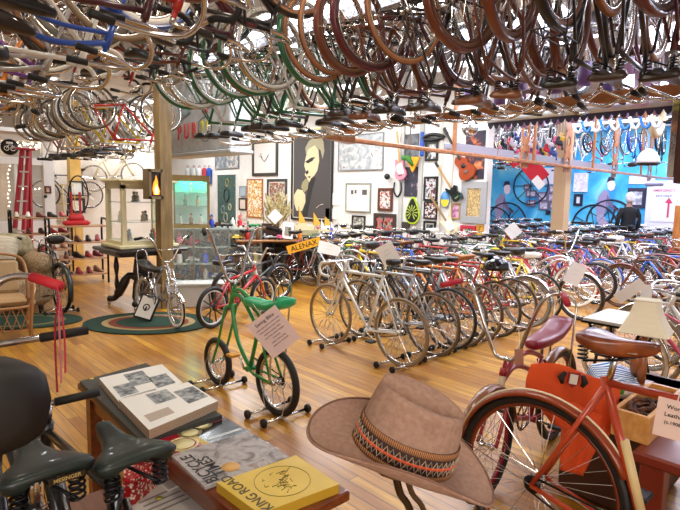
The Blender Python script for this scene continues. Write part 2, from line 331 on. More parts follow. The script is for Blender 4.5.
def bike(S, near=False):
    """one bicycle: origin on the ground under the middle of the wheelbase, heading +x"""
    root = empty('bicycle')
    r = S.get('r', .335); rf = S.get('rf', r); wb = S.get('wb', 1.0); t = S.get('tw', .016); st = S.get('style', 'road')
    rh = V((-wb/2, 0, r)); fh = V((wb/2, 0, rf)); fm = mat(S['col'], .28, S.get('fmetal', 0), coat=.5, name='frame_paint')
    tr = S.get('tr', .015); n = 10 if near else 7
    sc = 1.0 if r > .3 else .8
    bb = V((-wb/2+.43*sc, 0, .275 if sc == 1 else .27))
    zs = S.get('zs', .80 if sc == 1 else .55); zh = S.get('zh', zs+.02 if sc == 1 else .66)
    sl = bb+V((-(zs-bb.z)*.33, 0, zs-bb.z))
    hb = V((wb/2-.045-(zh-.13-rf)*.32*1.0, 0, zh-.13)); ht = hb+V((-.045, 0, .13))
    fr = MB().use(fm)
    hd = (ht-hb).normalized()
    if st in ('road', 'mtb', 'bmx', 'roadster'):
        fr.cyl(sl+(sl-bb).normalized()*.02, bb, tr*1.0, n); fr.cyl(sl, ht-hd*.03, tr*.95, n); fr.cyl(bb, hb+hd*.03, tr*(1.1 if st != 'mtb' else 1.5), n)
    elif st == 'mixte':
        m_ = bb.lerp(sl, .55)
        for sy in (-1, 1): fr.tube([ht-hd*.03+V((0, 0, 0)), m_+V((0, sy*.02, 0)), rh+V((0, sy*.055, 0))], tr*.55, 6)
        fr.cyl(sl, bb, tr, n); fr.cyl(bb, hb+hd*.03, tr*1.1, n)
    elif st == 'cruiser':
        fr.cyl(sl, bb, tr, n); mid = sl.lerp(ht, .5)
        fr.tube(cat([sl-V((0, 0, .02)), mid+V((0, 0, .045)), ht-hd*.02]), tr, n)
        fr.tube(cat([sl-V((0, 0, .13)), mid-V((0, 0, .05)), hb+hd*.06]), tr*.8, n)
        fr.tube(cat([bb, bb.lerp(hb, .5)+V((.03, 0, -.05)), hb+hd*.02]), tr*1.1, n)
    elif st == 'krate':
        fr.cyl(sl, bb, tr, n)
        fr.tube(cat([sl-V((0, 0, .0)), sl.lerp(ht, .35)+V((0, 0, .055)), sl.lerp(ht, .75)+V((0, 0, .05)), ht-hd*.02]), tr, n)
        fr.tube(cat([sl-V((0, 0, .14)), sl.lerp(ht, .35)-V((0, 0, .05)), sl.lerp(ht, .75)-V((0, 0, .0)), hb+hd*.07]), tr, n)
        fr.tube(cat([bb, bb.lerp(hb, .5)+V((.04, 0, -.04)), hb+hd*.02]), tr*1.05, n)
    for sy in (-1, 1):
        q = V((0, sy*.055, 0)); y_ = V((0, sy*.02, 0))
        fr.tube([sl+y_-V((0, 0, .02)), rh+q], tr*.6, 6); fr.tube([bb+y_, bb.lerp(rh, .25)+V((0, sy*.04, 0)), rh+q], tr*.7, 6)
    fr.cyl(bb+V((0, -.036, 0)), bb+V((0, .036, 0)), tr*1.4, n)
    if S.get('head'): fr.use(mat(S['head'], .4))
    fr.cyl(hb-hd*.005, ht+hd*.01, tr*1.3, n)
    if S.get('head'): fr.use(fm); fr.cyl(hb-hd*.01, hb+hd*.03, tr*1.5, n); fr.cyl(ht-hd*.03, ht+hd*.015, tr*1.5, n)
    if S.get('rack'):
        fr.use(BLK if S['rack'] == 1 else CHROME); z = r*2+.05; x0, x1 = rh.x-.17, rh.x+.19
        for sy in (-.05, 0, .05): fr.tube([(x0, sy, z), (x1, sy, z)], .005, 5)
        for x in (x0, rh.x, x1): fr.tube([(x, -.06, z), (x, .06, z)], .005, 5)
        for sy in (-.06, .06): fr.tube([(rh.x, sy, z), rh+V((0, sy, 0))], .004, 5)
    fr.build('frame', None, root)
    fk = MB().use(fm if not S.get('chromefork') else CHROME); fcr = hb-hd*.02
    fw = .035 if t < .02 else .05
    for sy in (-1, 1):
        a = fcr+V((0, sy*fw, -.01)); mid = a.lerp(fh+V((0, sy*fw, 0)), .6)+V((-.012, 0, 0))
        fk.tube(cat([fcr+V((0, sy*.01, 0)), a, mid, fh+V((0, sy*.052, 0))], 4), [tr*.85]*8+[tr*.7]*3+[tr*.45]*2 if False else tr*.68, 7)
        if S.get('springer'): fk.use(CHROME); fk.tube([ht+V((.05, sy*.04, -.02)), fh+V((.02, sy*.06, .0))], tr*.5, 6); fk.use(fm if not S.get('chromefork') else CHROME)
    fk.cyl(ht, ht+hd*.05, tr*.8, n)
    if S.get('springer'): fk.use(CHROME); coil(fk, ht+V((.045, 0, -.13)), ht+V((.035, 0, .0)), .022, .005, 6)
    fk.build('fork', None, root)
    # handlebar
    st_top = ht+hd*(.07+S.get('stem', 0)); hbm = mat(S['barcol'], .3) if S.get('barcol') else CHROME
    b = MB().use(hbm); k = S.get('bar', 'drop'); gm = mat(S.get('grip', '#141416'), .6, name='grip'); grips = []
    b.cyl(ht+hd*.02, st_top, .011, 8)
    rb_ = .0115
    if k == 'drop':
        cl = st_top+V((.08, 0, .005)); b.cyl(st_top, cl, .012, 8); h = []
        for sy in (-1, 1):
            pts = cat([cl, cl+V((0, sy*.15, .005)), cl+V((.02, sy*.195, 0)), cl+V((.08, sy*.2, -.01)), cl+V((.11, sy*.205, -.06)), cl+V((.07, sy*.21, -.125)), cl+V((-.05, sy*.215, -.135))], 5)
            b.use(hbm); b.tube(pts[:8], rb_, 7); b.use(gm); b.tube(pts[6:], rb_*1.25, 7)
            b.use(BLK); b.tube([cl+V((.1, sy*.205, -.02)), cl+V((.14, sy*.205, -.0)), cl+V((.13, sy*.205, -.09))], .007, 5)
    elif k == 'flat':
        cl = st_top+V((.05, 0, .0)); b.cyl(st_top, cl, .014, 8); bw = S.get('bw', .29)
        b.tube([cl+V((-.03, -bw, .01)), cl+V((0, -.08, 0)), cl+V((0, .08, 0)), cl+V((-.03, bw, .01))], rb_, 7)
        for sy in (-1, 1): grips.append((cl+V((-.012, sy*(bw-.12), .004)), cl+V((-.03, sy*(bw+.01), .01))))
    elif k in ('cruiser', 'ape', 'tall', 'straight'):
        up, back, wd = {'cruiser': (.09, .26, .3), 'ape': (.30, .12, .33), 'tall': (.42, .13, .33), 'straight': (.40, -.10, .34)}[k]
        cl = st_top+V((.02, 0, .0)); b.cyl(st_top, cl, .012, 8)
        for sy in (-1, 1):
            if k == 'cruiser': pts = [cl, cl+V((.06, sy*.1, up*.5)), cl+V((.05, sy*.2, up)), cl+V((-.05, sy*.28, up)), cl+V((-back+.1, sy*wd, up*.9)), cl+V((-back, sy*wd, up*.8))]
            else: pts = [cl, cl+V((.0, sy*.06, .02)), cl+V((.02, sy*.13, up*.5)), cl+V((.02, sy*.2, up*.92)), cl+V((-.02, sy*.27, up)), cl+V((-back, sy*wd, up-.02))]
            pts = cat(pts, 5); b.tube(pts, rb_, 7); grips.append((pts[-5], pts[-1]))
        if k != 'cruiser': b.tube([cl+V((.02, -.13, up*.5)), cl+V((.02, .13, up*.5))], .006, 6)
    elif k == 'bmx':
        cl = st_top+V((.04, 0, 0)); b.cyl(st_top, cl, .018, 8); up = .2
        b.tube([cl+V((-.07, -.34, up)), cl+V((0, -.2, up)), cl+V((0, -.07, 0)), cl+V((0, .07, 0)), cl+V((0, .2, up)), cl+V((-.07, .34, up))], .011, 7)
        b.tube([cl+V((0, -.14, up*.55)), cl+V((0, .14, up*.55))], .008, 6)
        for sy in (-1, 1): grips.append((cl+V((-.035, sy*.27, up)), cl+V((-.072, sy*.35, up))))
    hb_o = b.build('handlebar', None, root)
    for a, e in grips: MB().use(gm).cyl(a, e+(e-a)*.15, .0165, 8).build('grip', None, hb_o)
    # saddle
    sk = S.get('sad', 'race'); sp = sl+(sl-bb).normalized()*S.get('post', .12)
    if sk == 'banana': sp = sl+V((.0, 0, .07))
    m_s = S.get('sadmat') or mat(S.get('sadcol', '#16161a'), .35, coat=.2, name='seat_cover')
    sb = MB().use(m_s)
    sz = sp+V((S.get('sx', 0), 0, .05)); saddle_mesh(sb, sk, sz, S.get('sads', 1.0), n=20 if near else 12)
    so = sb.build('saddle', None, root)
    pb = MB().use(CHROME)
    if sk == 'banana':
        pb.cyl(sl, sz+V((.0, 0, -.02)), .012, 8)
        top = rh+V((-.06, 0, .0)); zz = sz.z-r+.16
        pts = cat([rh+V((0, -.065, 0)), rh+V((-.05, -.07, sz.z-r)), rh+V((-.08, -.065, zz)), rh+V((-.09, 0, zz+.05)), rh+V((-.08, .065, zz)), rh+V((-.05, .07, sz.z-r)), rh+V((0, .065, 0))], 5)
        MB().use(CHROME).tube(pts, .007, 7).build('sissy_bar', None, root)
    else:
        pb.cyl(sl-(sl-bb).normalized()*.02, sz-V((0, 0, .03)), .0125, 8)
        for sy in (-.025, .025): pb.tube([sz+V((-.09, sy*1.6, -.02)), sz+V((-.02, sy, -.035)), sz+V((.06, sy, -.03)), sz+V((.11, sy*.3, -.015))], .0035, 5)
        if S.get('springs'):
            pb.use(DKM)
            for sy in (-.06, .06): coil(pb, sz+V((-.1, sy, -.085)), sz+V((-.1, sy, -.01)), .017, .0035, 5); pb.tube([sz+V((-.1, sy, -.085)), sz+V((0, sy*.3, -.07)), sz+V((.1, 0, -.03))], .005, 6)
    pb.build('seat_post', None, so)
    if S.get('badge'):
        bp_ = empty('maker_badge'); bp_.parent = so; bp_.location = sz+V((-.136, -.03, -.006))
        MB().box((0, 0, 0), (.004, .075, .014)).build('brass_plate', mat('#3a3020', .4, .5), bp_)
        text('MESINGER', .0125, mat('#c8b070', .35, .3), bp_, basis((-.0025, 0, 0), (0, -1, 0), (0, 0, 1)), ext=.0003)
    if S.get('bag'): MB().use(mat(S['bag'], .7)).box(sz+V((-.13, 0, -.1)), (.1, .16, .11), bev=.03).build('saddle_bag', None, so)
    # wheels
    W1 = wheel_part(root, rh, r, t, S, near); W2 = wheel_part(root, fh, rf, t, S, near)
    # cranks
    c = MB().use(mat(S['ringcol'], .3) if S.get('ringcol') else CHROME); R_ = .09 if sc == 1 else .075
    c.lathe([(R_*.82, -.045), (R_, -.045), (R_, -.041), (R_*.82, -.041)], 24, bb, 'y', closed=True)
    ca = S.get('crank', 25); L = .165 if sc == 1 else .13
    for i in range(5): a = 2*PI*i/5; c.tube([bb+V((0, -.043, 0)), bb+V((R_*.86*math.cos(a), -.043, R_*.86*math.sin(a)))], .006, 5)
    peds = []
    for sy, a in ((-1, ca), (1, ca+180)):
        e = bb+V((L*math.cos(math.radians(a)), sy*.062, L*math.sin(math.radians(a))))
        c.tube([bb+V((0, sy*.055, 0)), e], .0085, 6); peds.append(e+V((0, sy*.05, 0)))
    c.use(DKM); rr = .035; pts = []
    for i in range(9): a = PI/2-PI*i/8; pts.append(bb+V((R_*math.cos(a), -.043, R_*math.sin(a))))
    for i in range(7): a = -PI/2-PI*i/6; pts.append(rh+V((rr*math.cos(a), -.043, rr*math.sin(a))))
    c.tube(pts, .0045, 5, closed=True); c.lathe([(.01, -.047), (.036, -.047), (.036, -.039), (.01, -.039)], 14, rh, 'y')
    co = c.build('crankset', None, root)
    for q in peds: MB().use(mat(S.get('pedcol', '#1c1c1f'), .5)).box(q, (.085, .085, .022), bev=.006).build('pedal', None, co)
    if S.get('fender'):
        fmx = CHROME if S['fender'] == 1 else mat(S['fender'], .3, coat=.5)
        fender_part(root, rh, r+.014, t+.012, 25, 205, fmx, stay=S.get('stay', True)); fender_part(root, fh, rf+.014, t+.012, 30, 175, fmx, stay=S.get('stay', True))
    if S.get('chainguard'):
        MB().use(mat(S['chainguard'], .3, coat=.4)).tube([bb+V((.1, -.055, .06)), bb+V((0, -.055, .085)), rh+V((.02, -.055, .045))], [.02, .028, .014], 6).build('chain_guard', None, root)
    if S.get('lamp'):
        MB().use(CHROME).lathe([(.01, -.05), (.035, -.02), (.045, .02), (.04, .03), (.005, .034)], 14, fh+V((-.1, 0, rf+.28)), 'x').build('headlamp', None, root)
    return root
PROTO = {}
def put(key, x, y, head, label, group, z=0, flip=False, roll=0, pitch=0, near=False, S=None):
    if key not in PROTO:
        o = bike(S or SPEC[key], near); PROTO[key] = o
    else: o = copy_tree(PROTO[key])
    o.location = (x, y, z)
    o.rotation_mode = 'XYZ'
    o.rotation_euler = ((PI if flip else 0)+roll, pitch, head)
    return tag(o, label, 'bicycle', group)
G1, G2 = '#b88a50', '#e8dcc0'
SPEC = {
 'white_road': dict(col='#e4e2dc', tyre='#7a6a58', wall='#8f795c', bar='drop', grip='#e8e6e0', sad='race', sadcol='#101014', zs=.84),
 'silver_road': dict(col='#aeb4ba', fmetal=.5, tyre='#2c2622', wall='#6a5842', bar='drop', grip='#2c2c30', sadcol='#1a1a1c'),
 'red_road': dict(col='#b02018', tyre='#1c1c1e', wall='#4a3a28', bar='drop', grip='#101012', sadcol='#141416'),
 'orange_road': dict(col='#d07818', tyre='#1c1c1e', wall='#6a5236', bar='drop', grip='#c88a3a', sadcol='#b06c30', sad='leather'),
 'black_road': dict(col='#202226', tyre='#1a1a1c', wall='#1a1a1c', bar='drop', grip='#101012', sadcol='#141416'),
 'blue_road': dict(col='#2a5cc0', tyre='#1c1c1e', wall='#2a2622', bar='drop', grip='#d8d8d8', sadcol='#18181c'),
 'yellow_road': dict(col='#e0c020', tyre='#1c1c1e', wall='#242220', bar='flat', grip='#e0c020', sadcol='#1c1c1c'),
 'green_road': dict(col='#176840', tyre='#7a4a26', wall='#d9d2bc', bar='cruiser', grip='#e8e4d8', sadcol='#16181a', fender='#176840'),
 'mtb_black': dict(style='mtb', col='#26262a', tyre='#161618', wall='#161618', tw=.025, bar='flat', sadcol='#141416', r=.33),
 'mtb_red': dict(style='mtb', col='#8c1a20', tyre='#161618', tw=.025, bar='flat', sadcol='#141416', r=.33),
 'chrome_cruiser': dict(style='cruiser', col='#c0c0c4', fmetal=.9, tyre='#19191b', wall='#8a867c', tw=.024, bar='cruiser', sad='wide', sadcol='#2a2826', fender=1, r=.33),
 'red_cruiser': dict(style='cruiser', col='#a81c22', tyre='#19191b', wall='#ece8dc', tw=.024, bar='cruiser', sad='wide', sadcol='#1a1a1c', fender='#a81c22', r=.33, grip='#e8e4dc'),
 'brown_cruiser': dict(style='cruiser', col='#6a3524', tyre='#1e1714', wall='#6e4a32', tw=.022, bar='cruiser', sad='leather', sadcol='#7a4a2a', fender='#6a3524', r=.335, rim='#5a3422', springs=1),
 'maroon_roadster': dict(style='roadster', col='#4a1a22', tyre='#221817', wall='#4a2c26', tw=.02, bar='cruiser', sad='leather', sadcol='#241812', fender='#5a2028', r=.345, springs=1),
 'black_roadster': dict(style='roadster', col='#17181c', tyre='#1c1816', wall='#8a5c3c', tw=.02, bar='cruiser', sad='leather', sadcol='#17130f', fender='#17181c', r=.345, springs=1, rack=1),
 'tan_tyre': dict(style='roadster', col='#2a2426', tyre='#6e4028', wall='#9c6a44', tw=.019, bar='cruiser', sad='leather', sadcol='#3a2a22', r=.345, rim='#b9b4ac', rimmetal=1, springs=1),
 'white_wall': dict(style='road', col='#d8d8d6', tyre='#9c9488', wall='#e9e5da', tw=.019, bar='cruiser', sad='race', sadcol='#141416', r=.34, fender=1),
 'blue_cruiser': dict(style='cruiser', col='#1f4fae', tyre='#19191b', wall='#efece2', tw=.024, bar='cruiser', sad='wide', sadcol='#18181c', fender='#1f4fae', r=.33),
 'purple_bmx': dict(style='bmx', col='#7a3aa0', tyre='#1a1a1c', tw=.026, r=.255, wb=.92, bar='bmx', sadcol='#1a1a1c', post=.2),
 'red_bmx': dict(style='bmx', col='#c4202a', tyre='#161618', tw=.026, r=.255, wb=.92, bar='bmx', sadcol='#141416', post=.2, spokes=10, spoke_r=.009, barcol='#e8e4e0', rim='#dcdcdc', spoke_col='#303034', ringcol='#c4202a', head='#e8e8e8'),
 'mixte_pink': dict(style='mixte', col='#d04a6a', tyre='#2a2a2c', wall='#e4dccb', bar='cruiser', sad='wide', sadcol='#e8e4dc', fender=1),
}
# ---------------------------------------------------------------- bikes hanging upside down from the ceiling pipes
def word(key):
    return {'white_road': 'white racing bike', 'silver_road': 'silver racing bike', 'red_road': 'red racing bike', 'orange_road': 'orange racing bike', 'black_road': 'black racing bike', 'blue_road': 'blue racing bike', 'yellow_road': 'yellow flat-bar bike', 'green_road': 'green cream-tyred bike', 'mtb_black': 'black mountain bike', 'mtb_red': 'dark red mountain bike', 'chrome_cruiser': 'chrome cruiser bike', 'red_cruiser': 'red cruiser bike', 'brown_cruiser': 'brown cruiser bike', 'maroon_roadster': 'maroon roadster bike', 'black_roadster': 'black roadster bike', 'tan_tyre': 'tan-tyred dark bike', 'white_wall': 'whitewall-tyred white bike', 'blue_cruiser': 'blue cruiser bike', 'purple_bmx': 'purple stunt bike', 'red_bmx': 'red stunt bike', 'mixte_pink': 'pink step-through bike'}[key]
def hang_row(x, ys, keys, zb, name, head=0, jit=1):
    for i, y in enumerate(ys):
        k = keys[i % len(keys)]; r = SPEC[k].get('r', .335)
        put(k, x+rnd.uniform(-.05, .05)*jit, y, head+rnd.uniform(-.14, .14)*jit,
            '%s hanging %s from the near end of the %s' % (word(k), ORD[i], name), 'bikes hanging in the '+name,
            z=zb+2*r, flip=True, roll=rnd.uniform(-.12, .12)*jit, pitch=rnd.uniform(-.03, .03))
ZB = 2.52
ysA = []; y = .35
while y < 11.6:
    if not 5.35 < y < 7.9: ysA.append(y)
    y += .25 + rnd.uniform(-.03, .05)
kA = []
for i, y in enumerate(ysA):
    if y < 1.7: kA.append(['black_roadster', 'brown_cruiser', 'maroon_roadster', 'tan_tyre'][i % 4])
    elif y < 3.3: kA.append(['tan_tyre', 'maroon_roadster', 'brown_cruiser', 'tan_tyre'][i % 4])
    elif y < 6: kA.append(['green_road', 'tan_tyre', 'green_road', 'green_road', 'white_wall'][i % 5])
    else: kA.append(['white_wall', 'silver_road', 'chrome_cruiser', 'red_road', 'white_road', 'yellow_road'][i % 6])
hang_row(3.3, ysA, kA, ZB, 'long ceiling row')
ysC = []; y = 1.75
while y < 9.5: ysC.append(y); y += .36 + rnd.uniform(-.04, .05)
kC = ['black_roadster', 'red_road', 'maroon_roadster', 'blue_cruiser', 'white_road', 'chrome_cruiser', 'tan_tyre', 'purple_bmx', 'white_wall', 'orange_road', 'silver_road', 'red_cruiser', 'brown_cruiser']
hang_row(.72, ysC, kC, ZB, 'row above the armchairs', head=0)
hang_row(1.98, [3.3+.4*i for i in range(7)], ['black_roadster', 'maroon_roadster', 'mtb_black', 'brown_cruiser', 'black_road', 'tan_tyre', 'red_road'], 2.92, 'middle ceiling row')
ysD = [-.2, .55, 1.25, 1.9, 2.6, 3.3]
hang_row(5.5, ysD, ['black_road', 'mtb_black', 'black_roadster', 'maroon_roadster', 'mtb_black', 'black_road'], 2.78, 'short rail-frame row')
kF = ['red_bmx', 'white_road', 'blue_road', 'black_road', 'yellow_road', 'red_cruiser', 'mtb_black', 'blue_cruiser', 'silver_road']
hang_row(11.6, [5.2+.42*i for i in range(9)], kF, 2.72, 'row before the mural')
hang_row(14.6, [2.6+.5*i for i in range(14)], kF[3:]+kF[:3], 2.82, 'row along the mural')
hang_row(8.1, [-.4+.6*i for i in range(5)], ['black_road', 'mtb_black', 'purple_bmx'], 2.95, 'brightly lit ceiling row')
# ceiling pipes that carry the wheels
def pipe(x, y0, y1, z, label, m=STEEL, r=.021):
    e = empty('ceiling_rail', (x, (y0+y1)/2, z), 0, label, 'rail', 'ceiling pipes'); L = y1-y0
    MB().use(m).cyl((0, -L/2, 0), (0, L/2, 0), r, 8).build('pipe', None, e)
    k = max(2, int(L/2.5)+1)
    for i in range(k):
        yy = -L/2+.1+(L-.2)*i/(k-1); MB().use(m).cyl((0, yy, 0), (0, yy, CEIL-z), .008, 6).build('hanger', None, e)
for cx, y0, y1, zb, nm in ((3.3, .1, 11.8, ZB, 'long row'), (.72, 1.5, 9.7, ZB, 'row near the shop front'), (1.98, 3.0, 6.2, 2.92, 'middle row'), (8.1, -.6, 2.2, 2.95, 'brightly lit row'), (5.5, -.4, 3.6, 2.78, 'short row'), (11.6, 5, 8.9, 2.72, 'far row'), (14.6, 2.4, 9.4, 2.82, 'farthest row')):
    for s_, t_ in ((-.5, 'rear'), (.5, 'front')):
        pipe(cx+s_, y0, y1, zb+.675+.025, 'steel ceiling pipe holding the %s wheels of the %s' % (t_, nm))
# ---------------------------------------------------------------- floor stands and standing bikes
def stand_proto():
    e = empty('bike_stand')
    for s_ in (-1, 1):
        y = s_*.1; b = MB().use(CHROME).cyl((-.2, y, .03), (.2, y, .03), .011, 8).build('rod', None, e)
        for q in (-1, 1): MB().use(RUB).lathe([(.012, -.014), (.03, -.012), (.032, 0), (.03, .012), (.012, .014)], 14, (q*.2, y, .032), 'x').build('foot', None, b)
    for q in (-1, 1):
        x = q*.03
        MB().use(STEEL).tube(cat([(x*1.4, -.1, .03), (x*1.4, -.13, .16), (x, -.07, .26), (x*1.2, 0, .19), (x, .07, .26), (x*1.4, .13, .16), (x*1.4, .1, .03)], 5), .0035, 5).build('wire_loop', None, e)
    return e
STP = [None]
def stand(x, y, rz, label, group='chrome floor stands'):
    if STP[0] is None: STP[0] = stand_proto(); o = STP[0]
    else: o = copy_tree(STP[0])
    o.location = (x, y, 0); o.rotation_euler = (0, 0, rz); return tag(o, label, 'bike stand', group)
U = PI/2
row1 = [(3.79, 'white_road'), (4.27, 'silver_road'), (4.60, 'black_road'), (4.78, 'silver_road'), (5.12, 'orange_road'), (5.5, 'red_road'), (5.85, 'red_road'), (6.2, 'chrome_cruiser'), (6.6, 'yellow_road')]
for i, (x, k) in enumerate(row1):
    put(k, x, 3.62+rnd.uniform(-.04, .04)*(i > 0), U+rnd.uniform(-.04, .04)*(i > 0), '%s standing %s in the front floor row from the open floor' % (word(k), ORD[i]), 'bikes in the front floor row', z=.0)
    if i < 6:
        stand(x, 3.14, 0, 'chrome floor stand under the near wheel of the %s front-row bike' % ORD[i])
        if i < 4: stand(x, 4.12, 0, 'chrome floor stand under the far wheel of the %s front-row bike' % ORD[i])
mix = ['blue_road', 'chrome_cruiser', 'black_road', 'red_cruiser', 'silver_road', 'mtb_black', 'yellow_road', 'mixte_pink', 'mtb_red', 'black_roadster', 'red_road', 'brown_cruiser', 'white_road', 'blue_cruiser', 'green_road', 'maroon_roadster']
def floor_row(y, x0, x1, step, name, head=U, off=0):
    x = x0; i = 0
    while x < x1:
        k = mix[(i*5+off) % len(mix)]
        put(k, x, y+rnd.uniform(-.08, .08), head+rnd.uniform(-.08, .08), '%s standing %s from the left in the %s' % (word(k), ORD[i], name), 'bikes in the '+name, z=0)
        x += step*rnd.uniform(.85, 1.2); i += 1
floor_row(3.7, 8.0, 16, .46, 'row past the tagged bike', off=3)
floor_row(5.2, 5.2, 8.6, .36, 'second row below the pictures', off=1)
floor_row(5.0, 9.6, 16, .44, 'second row toward the mural', off=6)
floor_row(6.6, 6.0, 8.7, .36, 'third row below the pictures', off=4)
floor_row(6.5, 11.5, 16.5, .5, 'third row toward the mural', off=9)
floor_row(8.1, 6.6, 8.7, .42, 'row beside the clutter table', off=2)
floor_row(2.3, 8.6, 16, .5, 'row toward the white door', off=11)
floor_row(.95, 4.6, 10, .48, 'floor row behind the lamp', off=7)
floor_row(8.3, 12.5, 16.5, .6, 'last row below the mural', off=5)
# ---------------------------------------------------------------- pictures on the walls
def frame(pts, plane, fw, fcol, pic, label, category='picture', group=None, dep=.04, mat_w=0, name='framed_picture', zrot=None, glossy=False):
    """pts: photo box (x0,y0,x1,y1); plane: ('X',v) wall facing -x or ('Y',v) wall facing -y. returns root, (w, h)"""
    x0, y0, x1, y1 = pts; cx, cy = (x0+x1)/2, (y0+y1)/2; k = {plane[0]: plane[1]}
    a, b = P(x0, cy, **k), P(x1, cy, **k); t, u = P(cx, y0, **k), P(cx, y1, **k); c = P(cx, cy, **k)
    w_ = (a-b).length; h = t.z-u.z; c.z = (t.z+u.z)/2
    r = empty(name, c, 0, label, category, group)
    # local frame: x to the right along the wall, y up, z out of the wall
    right = V((0, -1, 0)) if plane[0] == 'X' else V((1, 0, 0))
    M = basis((0, 0, 0), right, (0, 0, 1)); r.matrix_world = Mx.Translation(c) @ M
    if fw:
        f = MB(); 
        for sx, sy, dx, dy in ((0, 1, w_, fw), (0, -1, w_, fw), (-1, 0, fw, h-2*fw), (1, 0, fw, h-2*fw)):
            f.box((sx*(w_-fw)/2, sy*(h-fw)/2, dep/2), (dx, dy, dep), bev=.004)
        f.build('frame', mat(fcol, .4), r)
    if mat_w: MB().box((0, 0, .008), (w_-fw*1.6, h-fw*1.6, .012)).build('mount', mat('#ece8de', .8), r)
    iw, ih = w_-2*fw-2*mat_w, h-2*fw-2*mat_w
    MB().box((0, 0, .014), (iw, ih, .016)).build('print', pic, r)
    return r, (iw, ih)
def poly(parent, pts, z, m, wh, name='painted_shape'):
    w_, h = wh; q = [((x-.5)*w_, (.5-y)*h) for x, y in pts]; n = len(q)
    b = MB().add([(x, y, z) for x, y in q]+[(x, y, z+.003) for x, y in q], [tuple(range(n)), tuple(range(n, 2*n))]+[(i, (i+1) % n, n+(i+1) % n, n+i) for i in range(n)])
    return b.build(name, m, parent)
def vor(name, stops, sc, rough=.6, scale=(1, 1, 1), **k): return ramp_mat(name, 'Voronoi', stops, rough, scale, Scale=sc*3.4, interp='CONSTANT', **k)
def noi(name, stops, sc, rough=.7, scale=(1, 1, 1), interp='LINEAR', **k): return ramp_mat(name, 'Noise', stops, rough, scale, Scale=sc*2.4, interp=interp, **k)
AW = ('X', XW-.002)
SKETCH = noi('sketch_print', [(.0, '#e8e0da'), (.56, '#ddd3cc'), (.62, '#8a807c'), (.66, '#e2dad2')], 4, Distortion=1.0)
r, wh = frame((252.5, 140, 278, 176), AW, .09, '#3c3832', mat('#e6deda', .7), 'brown framed drawing of a branch on the white wall, left of the tall portrait', mat_w=.05)
b = MB().use(mat('#5c5452', .8)); w_, h = wh
b.tube([(-.2*w_, .2*h, .024), (-.15*w_, 0, .024), (0, -.14*h, .024), (.1*w_, -.02*h, .024), (.2*w_, .12*h, .024)], .014, 4); b.tube([(-.3*w_, .1*h, .024), (-.1*w_, .02*h, .024)], .01, 4)
b.build('drawing_line', None, r)
# the tall portrait
r, wh = frame((291.5, 131, 332.5, 221), AW, .06, '#141412', mat('#4c4848', .8), 'tall black framed portrait of a pale face in profile on grey', 'poster', dep=.05)
CRM = mat('#d8cfa6', .8); DG = mat('#2b2a2a', .8)
wi = mat('#e6e2d4', .7)
for a in ((0, 1), (0, -1), (1, 0), (-1, 0)):
    MB().box((a[0]*wh[0]*.49, a[1]*wh[1]*.495, .022), (wh[0] if a[1] else .02, wh[1] if a[0] else .02, .008)).build('border', wi, r)
def W(p): return [(x/225, y/460) for x, y in p]
poly(r, W([(75, 75), (95, 40), (130, 22), (165, 25), (180, 50), (186, 100), (176, 140), (165, 95), (140, 75), (110, 90), (80, 110)]), .024, mat('#a8a184', .8), wh)
poly(r, W([(92, 85), (130, 65), (152, 90), (158, 150), (148, 200), (132, 225), (112, 240), (102, 262), (92, 250), (84, 232), (74, 222), (80, 200), (70, 170), (78, 130)]), .026, CRM, wh)
poly(r, W([(76, 150), (112, 130), (135, 128), (118, 148), (92, 160)]), .031, DG, wh)
poly(r, W([(78, 205), (95, 195), (97, 212), (84, 220)]), .031, DG, wh)
poly(r, W([(90, 232), (110, 228), (104, 240)]), .031, DG, wh)
poly(r, W([(60, 262), (82, 240), (98, 262), (92, 300), (72, 318), (52, 290)]), .026, mat('#9c9570', .8), wh)
poly(r, W([(8, 335), (30, 300), (60, 305), (78, 330), (80, 370), (60, 420), (26, 420), (10, 380)]), .027, CRM, wh)
poly(r, W([(96, 268), (112, 245), (140, 235), (120, 300), (104, 380), (92, 450), (60, 450), (76, 380), (90, 320)]), .024, DG, wh)
MB().tube(cat([((145/225-.5)*wh[0], (.5-400/460)*wh[1], .03), ((165/225-.5)*wh[0], (.5-385/460)*wh[1], .03), ((185/225-.5)*wh[0], (.5-378/460)*wh[1], .03)]), .009, 4).build('signature', wi, r)
frame((215.5, 133, 239, 169), AW, .03, '#7d8790', noi('clay_dove_print', [(.3, '#68707a'), (.5, '#8d959c'), (.62, '#ddd8ce'), (.7, '#a86a4a')], 2.0), 'grey framed print of a white bird below the duct box')
r, wh = frame((217.5, 174, 237, 224), AW, .03, '#e6e4e0', noi('teal_relief', [(.3, '#27413e'), (.5, '#4a6a66'), (.6, '#2f4a46'), (.75, '#8a8f7a')], 5), 'teal relief panel of wheels in a shallow white niche', name='relief_panel')
for (u, v, R_, c_) in ((.5, .42, .17, '#1c2c2a'), (.55, .16, .1, '#8a8a5c'), (.3, .72, .1, '#7a8c86'), (.68, .66, .08, '#a8a890'), (.45, .88, .12, '#9aa08c')):
    MB().use(mat(c_, .5)).tube([((u-.5)*wh[0]+R_*math.cos(2*PI*i/18)*.9, (.5-v)*wh[1]+R_*1.2*math.sin(2*PI*i/18), .03) for i in range(18)], .025, 6, closed=True).build('relief_ring', None, r)
r, wh = frame((247.5, 179, 263, 217.5), AW, .03, '#a85e2a', vor('stamp_patchwork', [(0, '#d9a41e'), (.3, '#e6dfcc'), (.5, '#c98a2a'), (.65, '#efe9da'), (.82, '#b8642a')], 7), 'tall orange framed collage of yellow and white badges', dep=.04)
